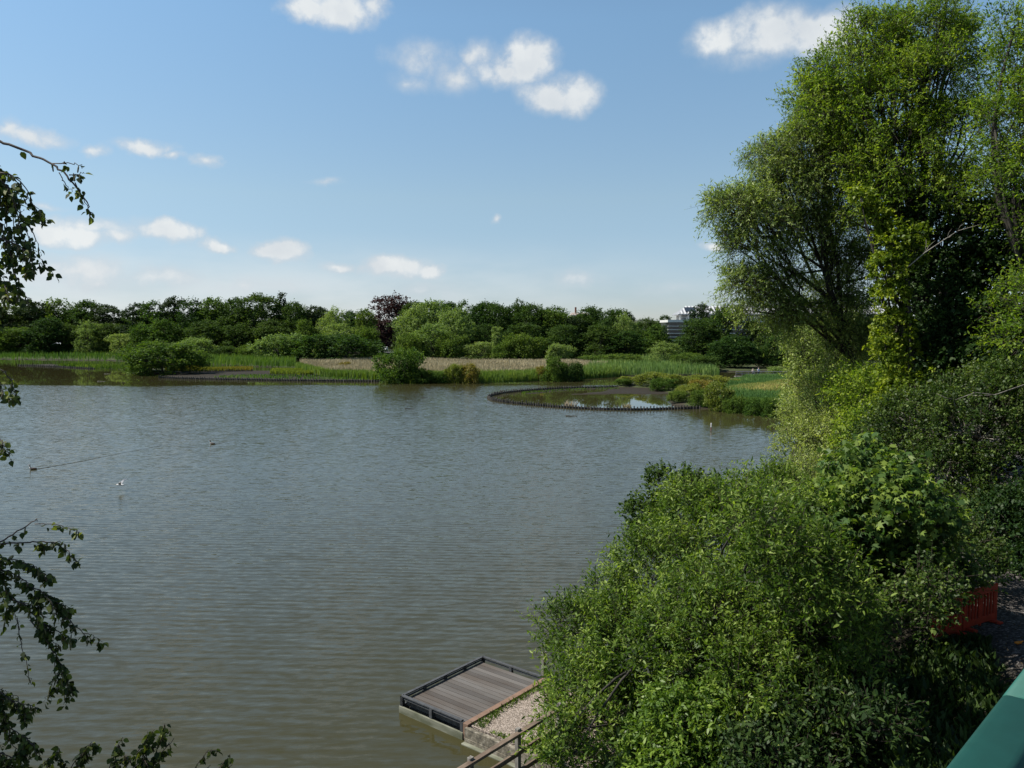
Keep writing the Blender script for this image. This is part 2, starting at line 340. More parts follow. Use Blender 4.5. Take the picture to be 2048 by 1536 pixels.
mud_ring2 = gp((1040,786),(1100,779),(1160,777),(1180,779),(1110,783),(1060,789))
ring_front = [(976,797),(984,801),(1000,804),(1030,808),(1070,811.5),(1110,815),(1150,817.5),(1200,820),(1260,821),(1320,820),(1360,818.5),(1400,818)]
ring_back = [(976,797),(984,792),(1005,787),(1040,783),(1090,779.5),(1140,777),(1190,776),(1240,775)]
ringpoly = gp(*ring_front) + gp(*ring_back[::-1])
def land_d(X, Y):
    d = distpoly(X, Y, lake) * np.where(inpoly(X, Y, lake), -1, 1)
    for p in (island_grass, mud_left, isl_shrub, isl_far, mud_ring, mud_ring2):
        d = np.maximum(d, distpoly(X, Y, p) * np.where(inpoly(X, Y, p), 1, -1))
    return d
def sstep(a, b, x): t = np.clip((x - a) / (b - a), 0, 1); return t * t * (3 - 2 * t)
def ground_z(X, Y):
    X = np.asarray(X, float); Y = np.asarray(Y, float); d = land_d(X, Y)
    z = np.clip(.5 * d, -1.3, .3)
    for p in (mud_left, mud_ring, mud_ring2, isl_far): z = np.where(inpoly(X, Y, p) & (d < 40), np.minimum(z, .07), z)
    near = sstep(75, 45, Y) * (X > -30)
    z = z + near * (sstep(0, 2.0, d) * .65 + sstep(4.5, 8, d) * 1.6)
    z = z + sstep(430, 720, Y) * 12 + sstep(900, 2500, Y) * 25
    z = np.where(inpoly(X, Y, [pw(LEN_X - .3, -.1)[:2], pw(LX2 + .1, -.1)[:2], pw(LX2 + .1, LEN_Y + .1)[:2], pw(LEN_X - .3, LEN_Y + .1)[:2]]), np.minimum(z, .1), z)
    z = z + .04 * np.sin(X * 1.7 + Y * .6) * np.sin(Y * 1.3 - X * .4) * (d > 0)
    return z
def gz(x, y): return float(ground_z(np.array([x]), np.array([y]))[0])
def grid_mesh(name, xs, ys, zf, mat, attrf=None, drop=None):
    X, Y = np.meshgrid(xs, ys); Z = zf(X, Y); V = np.stack([X, Y, Z], 2).reshape(-1, 3); nx, ny = len(xs), len(ys)
    i = (np.arange(ny - 1)[:, None] * nx + np.arange(nx - 1)[None]).ravel()
    if drop is not None: i = i[~drop(X, Y).ravel()[i]]
    me = mesh_raw(name, V, np.stack([i, i + 1, i + 1 + nx, i + nx], 1).ravel(), np.arange(0, len(i) * 4, 4), mat, smooth=True)
    if attrf is not None:
        a = me.attributes.new('calm', 'FLOAT', 'POINT'); a.data.foreach_set('value', attrf(X, Y).ravel().astype(np.float32))
    return me
def ax(*segs):
    o = []
    for a, b, s in segs: o += list(np.arange(a, b, s))
    return np.array(o + [segs[-1][1]])
# ground material: litter/soil/grass by noise, gravel near the track
m, n, l, o = newmat('ground_soil'); p = n.new('ShaderNodeBsdfPrincipled'); l.new(p.outputs[0], o.inputs[0]); p.inputs['Roughness'].default_value = .95; p.inputs['Specular IOR Level'].default_value = .15
g = n.new('ShaderNodeNewGeometry')
def nn(sc_, det=5):
    t = n.new('ShaderNodeTexNoise'); t.inputs['Scale'].default_value = sc_; t.inputs['Detail'].default_value = det; l.new(g.outputs['Position'], t.inputs['Vector']); return t
def ramp(inp, els):
    r = n.new('ShaderNodeValToRGB'); e = r.color_ramp.elements
    e[0].position, e[0].color = els[0][0], (*els[0][1], 1); e[1].position, e[1].color = els[-1][0], (*els[-1][1], 1)
    for q in els[1:-1]: k = e.new(q[0]); k.color = (*q[1], 1)
    l.new(inp, r.inputs[0]); return r
ra = ramp(nn(.25, 8).outputs[0], [(.35, (.05,.042,.03)), (.5, (.045,.06,.022)), (.68, (.075,.085,.03))])
rb = ramp(nn(14, 3).outputs[0], [(.35, (.03,.027,.025)), (.55, (.07,.064,.06)), (.7, (.2,.185,.17))])
sp = n.new('ShaderNodeSeparateXYZ'); l.new(g.outputs['Position'], sp.inputs[0])
mr2 = n.new('ShaderNodeMapRange'); l.new(sp.outputs[2], mr2.inputs[0]); mr2.inputs[1].default_value = 2.2; mr2.inputs[2].default_value = 2.4
mr3 = n.new('ShaderNodeMapRange'); l.new(sp.outputs[1], mr3.inputs[0]); mr3.inputs[1].default_value = 80; mr3.inputs[2].default_value = 60
mm = n.new('ShaderNodeMath'); mm.operation = 'MULTIPLY'; l.new(mr2.outputs[0], mm.inputs[0]); l.new(mr3.outputs[0], mm.inputs[1])
mxg = n.new('ShaderNodeMix'); mxg.data_type = 'RGBA'; l.new(mm.outputs[0], mxg.inputs[0]); l.new(rb.outputs[0], mxg.inputs[7]); 
wet = n.new('ShaderNodeMapRange'); l.new(sp.outputs[2], wet.inputs[0]); wet.inputs[1].default_value = .24; wet.inputs[2].default_value = .12
nearm = n.new('ShaderNodeMapRange'); l.new(sp.outputs[1], nearm.inputs[0]); nearm.inputs[1].default_value = 75; nearm.inputs[2].default_value = 50; nearm.inputs[4].default_value = .85
mxw = n.new('ShaderNodeMath'); mxw.operation = 'MAXIMUM'; l.new(wet.outputs[0], mxw.inputs[0]); l.new(nearm.outputs[0], mxw.inputs[1])
mud = n.new('ShaderNodeMix'); mud.data_type = 'RGBA'; l.new(mxw.outputs[0], mud.inputs[0]); l.new(ra.outputs[0], mud.inputs[6]); mud.inputs[7].default_value = (.025,.021,.015, 1); l.new(mud.outputs[2], mxg.inputs[6])
l.new(mxg.outputs[2], p.inputs['Base Color'])
bmp = n.new('ShaderNodeBump'); bmp.inputs['Distance'].default_value = .04; l.new(nn(20, 4).outputs[0], bmp.inputs['Height']); l.new(bmp.outputs[0], p.inputs['Normal'])
M['ground'] = m
xs = ax((-2500,-400,150), (-400,-160,12), (-160,-60,3), (-60,70,1.2), (70,160,4), (160,400,20), (400,2500,150))
ys = ax((-300,-20,20), (-20,6,3), (6,60,.8), (60,240,1.6), (240,340,4), (340,760,20), (760,3000,150))
tag(mobj('ground', grid_mesh('ground', xs, ys, ground_z, M['ground'])), kind='structure')

# water: murky lake, rippled by the wind except where reeds, piles and trees shelter it
m, n, l, o = newmat('lake_water'); p = n.new('ShaderNodeBsdfPrincipled'); l.new(p.outputs[0], o.inputs[0])
p.inputs['IOR'].default_value = 1.33; p.inputs['Base Color'].default_value = (.040,.037,.015, 1)
g = n.new('ShaderNodeNewGeometry'); at = n.new('ShaderNodeAttribute'); at.attribute_name = 'calm'
def wn(scale, vec, det, stretch, rot):
    mp = n.new('ShaderNodeMapping'); mp.vector_type = 'TEXTURE'; mp.inputs['Scale'].default_value = stretch; mp.inputs['Rotation'].default_value = (0, 0, rot)
    l.new(vec, mp.inputs[0]); t = n.new('ShaderNodeTexNoise'); t.inputs['Scale'].default_value = scale; t.inputs['Detail'].default_value = det
    t.inputs['Roughness'].default_value = .55; l.new(mp.outputs[0], t.inputs['Vector']); return t
def vmm(op, a, b=None):
    q = n.new('ShaderNodeVectorMath'); q.operation = op
    for k, v in enumerate((a, b)):
        if v is None: continue
        if hasattr(v, 'is_linked'): l.new(v, q.inputs[k])
        else: q.inputs[k].default_value = v
    return q.outputs[0]
big = wn(3.0, g.outputs['Position'], 2, (3.2, 1, 1), R(-7)); fine = wn(9.0, g.outputs['Position'], 3, (3.8, 1, 1), R(5)); gust = wn(.05, g.outputs['Position'], 3, (3, 1, 1), R(4))
s1 = vmm('MULTIPLY', vmm('SUBTRACT', big.outputs['Color'], (.5,.5,.5)), (.08, .22, 0))
s2 = vmm('MULTIPLY', vmm('SUBTRACT', fine.outputs['Color'], (.5,.5,.5)), (.16, .42, 0))
wv = n.new('ShaderNodeTexWave'); wv.wave_type = 'BANDS'; wv.bands_direction = 'Y'; wv.wave_profile = 'SIN'; wv.inputs['Scale'].default_value = .72
wv.inputs['Distortion'].default_value = 3.2; wv.inputs['Detail'].default_value = 2; wv.inputs['Detail Scale'].default_value = .55
wmp = n.new('ShaderNodeMapping'); wmp.inputs['Rotation'].default_value = (0, 0, R(6)); wmp.inputs['Scale'].default_value = (.45, 1, 1); l.new(g.outputs['Position'], wmp.inputs[0]); l.new(wmp.outputs[0], wv.inputs['Vector'])
s3 = vmm('MULTIPLY', vmm('SUBTRACT', wv.outputs['Color'], (.5,.5,.5)), (0, .085, 0))
slope = vmm('ADD', vmm('ADD', s1, s2), s3)
inv = n.new('ShaderNodeMath'); inv.operation = 'SUBTRACT'; inv.inputs[0].default_value = 1; l.new(at.outputs['Fac'], inv.inputs[1])
gm = n.new('ShaderNodeMapRange'); l.new(gust.outputs[0], gm.inputs[0]); gm.inputs[1].default_value = .35; gm.inputs[2].default_value = .65; gm.inputs[3].default_value = .82; gm.inputs[4].default_value = 1.08
k1 = n.new('ShaderNodeMath'); k1.operation = 'MULTIPLY'; l.new(inv.outputs[0], k1.inputs[0]); l.new(gm.outputs[0], k1.inputs[1])
k2 = n.new('ShaderNodeMath'); k2.operation = 'MULTIPLY_ADD'; l.new(k1.outputs[0], k2.inputs[0]); k2.inputs[1].default_value = .985; k2.inputs[2].default_value = .012
sc_n = n.new('ShaderNodeVectorMath'); sc_n.operation = 'SCALE'; l.new(slope, sc_n.inputs[0]); l.new(k2.outputs[0], sc_n.inputs['Scale'])
l.new(vmm('NORMALIZE', vmm('ADD', sc_n.outputs[0], (0, 0, 1))), p.inputs['Normal'])
rr = n.new('ShaderNodeMath'); rr.operation = 'MULTIPLY_ADD'; l.new(inv.outputs[0], rr.inputs[0]); rr.inputs[1].default_value = .12; rr.inputs[2].default_value = .01; l.new(rr.outputs[0], p.inputs['Roughness'])
M['water'] = m
right_shelter = gp((1400,819),(1430,838),(1480,852),(1560,866),(1600,880),(1800,880),(1800,815))
def calm(X, Y):
    wob = 3.0 * np.sin(X * .11) + 2.2 * np.sin(X * .047 + 1) + 1.2 * np.sin(X * .31)
    edge = 144 + wob * .4 + np.where(X < 0, 0, X * -.1)
    c = sstep(edge - 2.5, edge + 2.5, Y)
    c = np.maximum(c, sstep(-1, 1.5, distpoly(X, Y, ringpoly) * np.where(inpoly(X, Y, ringpoly), 1, -1)))
    c = np.maximum(c, .93 * sstep(-7, 4, distpoly(X, Y, right_shelter) * np.where(inpoly(X, Y, right_shelter), 1, -1)))
    d = distpoly(X, Y, lake[-14:-1] if False else lake, True)
    c = np.maximum(c, .35 * sstep(5, 0, d) * (Y < 60) * (Y > 12))
    # streaks of wind inside the sheltered water and of calm outside it
    st = np.exp(-((Y - 168 - .03 * X) / 2.0) ** 2) * sstep(-40, -15, X) * sstep(5, -10, X)
    return np.clip(c - .5 * st, 0, 1)
wx = ax((-900,-300,40), (-300,-120,8), (-120,80,1.5), (80,200,20)); wy = ax((-60,10,4), (10,60,1.2), (60,240,1.5), (240,320,6))
tag(mobj('lake_water', grid_mesh('lake_water', wx, wy, lambda X, Y: X * 0, M['water'], calm, drop=lambda X, Y: land_d(X, Y) > 22)), kind='structure')
exec_after = []

# ------------------------------------------------------------------ far trees: a few crowns, copied as individuals
protos = {}
def proto(kind, L, H, mat, n_clump, clump_r, n_twig, n_leaf, ls, seed, trunk_r=.35, twig=.7, bark='dark_bark', **kw):
    rng = np.random.default_rng(seed)
    fo = foliage(L, rng, n_clump, clump_r, n_twig, twig, n_leaf, ls * 1.25, ls, **kw)
    me = leaf_mesh('crown', fo['P'], fo['D'], fo['N'], fo['ll'], fo['lw'], M[mat], fo['var'])
    mb = MB(); top = max(L, key=lambda q: q[2]); fork = (0, 0, H * .3)
    branches(mb, (0, 0, -.3), [q for q in L], fo, rng, trunk_r, fork, 5, 25, .08, .06)
    tm = bpy.data.meshes.new('trunk'); tm.from_pydata(mb.V, [], mb.F); tm.materials.append(M[bark])
    P = fo['P']; x0, x1 = np.percentile(P[:, 0], [1, 99]); protos.setdefault(kind, []).append((me, tm, x1 - x0, float(np.percentile(P[:, 2], 99.7))))
rg = np.random.default_rng(5)
def roundcrown(seed, Wd, H, n=11, low=.1):
    r = np.random.default_rng(seed); L = [(0, 0, H * .5, Wd * .33, Wd * .33, H * .44)]
    for i in range(n):
        a = r.random() * 6.28; q = r.random(); z = H * (low + (1 - low - .14) * q); rad = Wd * .33 * math.sqrt(max(.05, 1 - (2 * q - .9) ** 2 * .8))
        s = Wd * (.14 + .11 * r.random()); L.append((rad * math.cos(a), rad * math.sin(a), z, s, s, s * 1.15))
    for i in range(7): a = i * .9 + seed; L.append((Wd * .3 * math.cos(a), Wd * .3 * math.sin(a), H * .14, Wd * .16, Wd * .16, H * .12))
    L.append((0, 0, H * .84, Wd * .25, Wd * .25, H * .15)); return L
for s in (11, 12, 13, 14, 15, 16): proto('oak', roundcrown(s, 13, 18, 12), 18, 'dark_leaf', 560, .95, 9, 4, .33, s)
for s in (21, 22): proto('ash', roundcrown(s, 12, 18, 14), 18, 'mid_leaf', 400, 1.0, 9, 4, .36, s)
for s in (31, 32): proto('willow', roundcrown(s, 13, 16, 14, .12), 16, 'pale_leaf', 330, .95, 9, 4, .33, s, up=.7)
proto('beech', roundcrown(41, 15, 18, 14, .12), 18, 'beech_leaf', 380, 1.0, 9, 4, .38, 41)
def pinecrown(seed, H=18):
    r = np.random.default_rng(seed); L = []
    for i in range(13):
        a = r.random() * 6.28; z = H * (.42 + .5 * i / 12); rad = (3.6 - 2.3 * (i / 12)) * r.random() ** .5
        L.append((rad * math.cos(a), rad * math.sin(a), z, 2.0 + r.random(), 2.0 + r.random(), .95))
    return L
for s in (51, 52): proto('pine', pinecrown(s), 18, 'pine_leaf', 230, .7, 9, 4, .33, s, flat=.4, trunk_r=.3)
proto('conifer', [(0, 0, 3 + i * 1.35, 3.4 - i * .27, 3.4 - i * .27, .9) for i in range(12)], 19, 'pine_leaf', 260, .6, 9, 4, .32, 61, flat=.5)
proto('spire', [(0, 0, 3 + i * 1.4, 2.2 + .5 * math.sin(i * .28), 2.2, 1.3) for i in range(11)], 19, 'dark_leaf', 200, .6, 8, 4, .3, 72, up=1.)
proto('poplar', [(0, 0, 3 + i * 1.4, 1.6 + .5 * math.sin(i * .28), 1.6, 1.3) for i in range(11)], 19, 'pale_leaf', 200, .6, 8, 4, .3, 71, up=1.)
def bushcrown(seed, Wd, H, n=9):
    r = np.random.default_rng(seed); L = [(0, 0, H * .42, Wd * .38, Wd * .36, H * .45)]
    for i in range(n):
        a = r.random() * 6.28; s = Wd * (.13 + .07 * r.random()); z = H * (.12 + .6 * r.random()); L.append((Wd * .33 * math.cos(a), Wd * .33 * math.sin(a), z, s, s, s))
    return L
for k, mt in (('bush_dark', 'dark_leaf'), ('bush_mid', 'mid_leaf'), ('bush_pale', 'pale_leaf'), ('bush_yellow', 'yellow_leaf'), ('bush_rust', 'rust_leaf')):
    for s in (81, 82): proto(k, bushcrown(s + len(k), 7, 5.5), 5.5, mt, 320, .5, 10, 4, .17, s + len(k), trunk_r=.12, twig=.4)
LFT = 'tall trees in the dark wood across the lake'
cnt = {}
def plant(kind, name, label, cat, px, py_top, wpx, Y=None, py_base=None, group=None, dz=0., rz=None):
    if Y is None: Y = W(px, py_base, z=.2)[1]
    top = W(px, py_top, Y=Y); X = top[0]; z0 = gz(X, Y) + dz; h = top[2] - z0
    i = cnt.get(kind, 0); cnt[kind] = i + 1; v = protos[kind][i % len(protos[kind])]
    me, tm, w0, h0 = v; s = wpx / PM(Y) / w0
    o = empty(name, (X, Y, z0), label, cat, group, rz if rz is not None else rg.random() * 6.28); o.scale = (s, s, h / h0)
    a = mobj('crown', me, o); b = mobj('trunk', tm, o); return o
T = plant
# --- left wood
T('pine','pine_tree','dark pine at the far left edge of the far wood','tree',-20,616,90,Y=312)
T('oak','broadleaf_tree','dark tree in the far left wood, partly behind the hanging birch twigs','tree',18,612,100,Y=318)
T('pine','pine_tree','feathery pine topping the far left wood, right of the hanging birch twigs','tree',70,605,80,Y=320)
T('ash','broadleaf_tree','mid green tree forming the highest crest of the far left wood','tree',118,600,95,Y=322)
T('oak','broadleaf_tree','dark broad tree right of the crest in the far left wood','tree',165,603,90,Y=318)
T('pine','pine_tree','dark flat topped pine beside the sky gap, left of it','tree',214,611,72,Y=314)
T('oak','broadleaf_tree','dark rounded tree standing forward over the green reeds at the far left','tree',92,637,80,Y=300)
T('willow','willow_tree','grey green round willow in front of the far left wood','tree',176,643,56,Y=300)
T('ash','broadleaf_tree','loose tree in the far left wood above the flying gull','tree',35,655,80,Y=302)
T('oak','broadleaf_tree','low dark tree filling the wood between the round willow and the sky gap','tree',222,648,66,Y=303)
T('oak','broadleaf_tree','low dark tree between the forward dark tree and the round willow','tree',135,650,70,Y=304)
T('bush_mid','low_tree','small tree seen low in the sky gap of the wood','tree',252,630,44,Y=330)
# --- second block
T('pine','pine_tree','ragged dark pine at the right side of the sky gap','tree',276,608,62,Y=300)
T('ash','broadleaf_tree','green tree between the ragged pine and the high pine','tree',305,604,80,Y=298)
T('pine','pine_tree','dark pine whose flat top stands above its neighbours, right of the sky gap','tree',346,595,56,Y=300)
T('oak','broadleaf_tree','dark tree right of the high flat topped pine','tree',385,601,80,Y=295)
T('ash','broadleaf_tree','lighter crowned tree left of the highest dark trees','tree',428,597,76,Y=293)
T('oak','broadleaf_tree','dark round tree in the second wood, left of the highest tree','tree',470,599,74,Y=290)
T('oak','broadleaf_tree','highest and broadest dark tree of the second wood','tree',522,591,110,Y=286)
T('conifer','conifer_tree','pointed dark conifer breaking the skyline of the second wood','tree',562,588,46,Y=292)
T('oak','broadleaf_tree','dark tree sloping down at the right end of the second wood','tree',588,606,72,Y=284)
T('ash','broadleaf_tree','mid green tree low in the second wood, behind the big shrub in the water','tree',330,640,90,Y=284)
T('oak','broadleaf_tree','dark lower tree above the pale grey bush','tree',420,642,90,Y=280)
T('oak','broadleaf_tree','dark lower tree left of the pale bushes, under the highest trees','tree',478,650,84,Y=276)
T('oak','broadleaf_tree','dark lower tree directly beneath the pointed conifer','tree',545,640,84,Y=276)
T('willow','willow_tree','pale willow at the foot of the wood just right of the sky gap','tree',246,668,66,Y=288)
T('ash','broadleaf_tree','green tree behind the left shoulder of the big shrub in the water','tree',290,650,70,Y=286)
T('bush_pale','willow_bush','pale grey willow bush between the big shrub and the dark wood','bush',390,676,88,Y=262)
T('bush_dark','willow_bush','small dark bush behind the middle reeds, right of the pale grey bush','bush',452,692,50,Y=258)
T('bush_mid','willow_bush','small green bush at the back of the middle reeds','bush',500,690,50,Y=256)
T('bush_pale','willow_bush','large pale bush rising behind the left end of the tan reeds','bush',556,668,92,Y=246)
T('bush_mid','willow_bush','green bush between the large pale bush and the round dark dome','bush',608,672,92,Y=244)
T('bush_pale','willow_bush','narrow pale bush left of the round dark dome','bush',640,680,44,Y=240)
# --- middle
T('pine','pine_tree','brownish pine between the dark wood and the light green tree','tree',628,613,56,Y=290)
T('ash','broadleaf_tree','mid green tree beneath the brownish pine','tree',612,640,60,Y=270)
T('willow','willow_tree','light green tree left of the purple beech, top notched against the sky','tree',668,617,58,Y=272)
T('willow','willow_tree','light green lower tree above the round dark dome','tree',680,648,70,Y=262)
T('oak','broadleaf_tree','small bluish distant tree seen between the light green trees','tree',700,623,34,Y=420)
T('ash','broadleaf_tree','light feathery tree just left of the purple beech','tree',730,619,46,Y=278)
T('beech','copper_beech_tree','dark purple copper beech standing above the green trees','tree',788,592,98,Y=345)
T('beech','copper_beech_tree','smaller purple leaved tree below and left of the big copper beech','tree',752,640,54,Y=340)
T('bush_mid','low_tree','bright green low tree under the copper beech, left of the white van','tree',732,655,60,Y=262)
T('bush_dark','round_bush','large round dark green dome bush behind the tan reeds','bush',692,669,132,Y=229)
T('willow','willow_tree','pale green willow at the left of the willow clump, beside the copper beech','tree',832,612,76,Y=262)
T('willow','willow_tree','tallest pale willow of the clump right of the copper beech','tree',870,602,84,Y=268)
T('willow','willow_tree','pale yellow green willow at the right of the willow clump','tree',912,618,76,Y=258)
T('willow','willow_tree','lower pale willow in front of the willow clump','tree',866,648,86,Y=246)
T('bush_mid','willow_bush','green bush at the foot of the willow clump, left','bush',822,668,56,Y=240)
T('bush_mid','willow_bush','green bush at the foot of the willow clump, right','bush',905,668,60,Y=240)
T('ash','broadleaf_tree','thin topped tree behind the willow clump','tree',928,603,46,Y=292)
# --- right wood
T('oak','broadleaf_tree','dark tree right of the willow clump','tree',958,611,64,Y=284)
T('oak','broadleaf_tree','dark tree left of the little skyline spire','tree',998,611,74,Y=282)
T('spire','poplar_tree','little dark spire tree on the skyline of the right wood','tree',1038,599,20,Y=300)
T('oak','broadleaf_tree','broad dark tree right of the little skyline spire','tree',1066,610,84,Y=280)
T('ash','broadleaf_tree','mid green tree left of the brick chimney','tree',1108,620,70,Y=276)
T('pine','pine_tree','dark pine directly below the brick chimney','tree',1142,634,58,Y=274)
T('oak','broadleaf_tree','dark crown just right of the brick chimney','tree',1182,617,52,Y=276)
T('oak','broadleaf_tree','dark broad tree in the middle of the right wood','tree',1224,621,72,Y=272)
T('willow','willow_tree','lighter round topped tree at the right end of the right wood','tree',1248,628,50,Y=266)
T('oak','broadleaf_tree','dark lower tree behind the poplar like pale tree','tree',970,650,86,Y=264)
T('oak','broadleaf_tree','dark lower tree behind the rounded green bush','tree',1052,648,90,Y=262)
T('oak','broadleaf_tree','dark lower tree below the chimney, behind the pale bush','tree',1130,650,84,Y=258)
T('oak','broadleaf_tree','dark lower tree right of the pale bush, under the right wood','tree',1196,652,84,Y=254)
T('oak','broadleaf_tree','low dark tree at the right foot of the right wood','tree',1256,662,76,Y=250)
T('oak','broadleaf_tree','far dark tree low on the horizon left of the office building','tree',1292,637,60,Y=420)
T('oak','broadleaf_tree','small far tree low on the horizon touching the office building','tree',1330,632,44,Y=470)
T('oak','broadleaf_tree','far tree on the rise behind the chimney','tree',1096,622,60,Y=480)
T('ash','broadleaf_tree','brown green tree just left of the lower office floors','tree',1314,650,62,Y=262)
T('poplar','poplar_tree','narrow pale tree standing forward of the right wood','tree',994,654,26,Y=244)
T('willow','willow_tree','pale tree at the left foot of the right wood','tree',962,684,56,Y=238)
T('bush_mid','round_bush','rounded green bush behind the tan reeds, right of the narrow pale tree','bush',1050,668,78,Y=234)
T('bush_mid','round_bush','smaller rounded green bush left of the rounded green bush','bush',1012,682,50,Y=232)
T('bush_pale','willow_bush','pale yellow bush behind the tan reeds, below the chimney','bush',1120,688,52,Y=230)
T('bush_mid','willow_bush','green bush at the right end of the tan reeds','bush',1184,710,60,Y=215)
T('bush_mid','willow_bush','dense green bush right of the tan reeds, before the dark wood','bush',1240,708,74,Y=208)
T('willow','willow_tree','upright pale green bush tree left of the big dark trees','tree',1328,684,64,Y=212)
T('bush_mid','willow_bush','green bush at the foot of the big dark trees, left','bush',1372,706,62,Y=200)
T('bush_dark','willow_bush','dark leafy bush by the boardwalk water','bush',1408,712,64,Y=192)
T('oak','broadleaf_tree','big dark tree hiding the left half of the office building','tree',1402,640,110,Y=235)
T('pine','pine_tree','dark tree top rising in front of the office roof','tree',1404,609,44,Y=250)
T('oak','broadleaf_tree','big dark rounded tree in front of the middle of the office roof','tree',1462,612,92,Y=240)
T('oak','broadleaf_tree','dark tree right of the rounded tree, before the office building','tree',1524,638,88,Y=238)
T('oak','broadleaf_tree','low dark tree beside the boardwalk, behind the two people','tree',1470,672,90,Y=205)
T('oak','broadleaf_tree','dark tree beyond the boardwalk, partly behind the big willow','tree',1590,650,90,Y=220)
T('oak','broadleaf_tree','dark tree behind the lower leaves of the big willow','tree',1660,655,100,Y=215)
T('oak','broadleaf_tree','low dark tree above the small bush by the boardwalk','tree',1555,676,86,Y=204)
T('bush_pale','willow_bush','small pale bush at the right end of the boardwalk','bush',1552,733,44,Y=188)
T('bush_pale','willow_bush','small pale bush between the grassy island and the big willow','bush',1602,738,44,Y=186)
# dark infill trees deep in the woods, nothing tells them apart
for (px, tp, wd, Y) in [(60,650,90,330),(150,655,90,330),(-60,640,90,325),(330,660,90,312),(420,655,90,310),(500,655,90,305),(590,650,80,300),(640,655,70,300),(700,660,70,300),(830,640,80,300),(900,640,80,300),(970,640,80,305),(1040,645,80,305),(1110,650,80,300),(1180,650,80,300),(1240,655,80,295),(1290,668,70,285),(1350,690,70,262),(1440,690,90,262),(1520,695,90,262),(1620,690,90,262),(1700,680,100,262),(-120,630,100,320),(-190,630,100,320)]:
    T('oak','broadleaf_tree','dark tree deep in the wood, only glimpsed between the trees before it','tree',px,tp - (34 if px < 1260 else 8),wd * 1.15,Y=Y,group='dark trees deep in the woods across the lake')
# --- shrubs standing in or by the water
T('bush_mid','island_shrub','large sprawling green shrub growing in the water left of the middle','bush',322,683,140,py_base=746)
T('bush_mid','island_shrub','lower right shoulder shrub beside the large sprawling shrub in the water','bush',378,700,76,py_base=745)
T('bush_mid','island_shrub','low left shrub at the edge of the large sprawling shrub','bush',280,708,56,py_base=742)
T('bush_mid','waterside_shrub','tall dark olive shrub at the shore in front of the tan reeds','bush',797,698,92,py_base=763)
T('bush_mid','waterside_shrub','low shrub trailing right of the tall olive shrub on the shore','bush',846,738,46,py_base=764)
T('bush_yellow','waterside_shrub','yellowish thin shrub on the shore right of the tall olive shrub','bush',908,728,40,py_base=764)
T('bush_rust','waterside_shrub','rust tinted shrub on the shore beside the yellowish thin shrub','bush',938,727,40,py_base=764)
T('bush_mid','waterside_shrub','low green shrub between the two shrub groups on the shore','bush',878,744,36,py_base=764)
T('bush_rust','reedbed_bush','small rusty yellow bush alone in the tan reeds','bush',689,724,22,py_base=742)
T('bush_mid','waterside_shrub','olive shrub left of a pair at the right end of the tan reeds','bush',1110,714,50,py_base=760)
T('bush_dark','waterside_shrub','darker shrub right of a pair at the right end of the tan reeds','bush',1140,726,44,py_base=760)
T('bush_rust','waterside_shrub','small rusty shrub left of the shrub pair by the tan reeds','bush',1082,732,26,py_base=759)
ISB = [('yellow',1262,752,52,770,'low yellow green bush at the left tip of the bushy island'),('mid',1245,757,34,772,'small reedy bush at the very left tip of the bushy island'),('yellow',1304,744,64,773,'yellow green bush on the back left of the bushy island'),
 ('yellow',1346,748,60,776,'yellow green bush in the back middle of the bushy island'),('yellow',1392,750,64,775,'rounded yellow bush at the back of the bushy island'),('mid',1330,756,50,781,'olive bush above the mud beside the log ring'),
 ('yellow',1372,768,62,803,'large lit bush at the right end of the log ring'),('mid',1356,782,40,806,'green bush overhanging the mud inside the log ring'),('rust',1412,760,50,788,'orange tinted bush in the middle of the bushy island'),
 ('mid',1402,780,40,812,'low bush on the waterline right of the log ring'),('yellow',1440,765,62,818,'tallest lit bush on the front of the island'),('yellow',1440,752,40,775,'small yellow bush behind the island, left of the grass'),('yellow',1462,758,44,768,'small bush by the channel at the back left of the grassy bank'),
 ('mid',1470,792,44,822,'dark based bush left of the island front grass'),('mid',1508,796,48,826,'leafy bush in the middle of the island front bank'),('mid',1548,796,44,830,'leafy bush at the right of the island front bank'),('dark',1590,800,50,832,'dark bush where the island meets the right bank trees')]
for k, px, tp, wd, bs, lb in ISB: T('bush_' + k, 'island_bush', lb, 'bush', px, tp, wd, py_base=bs)

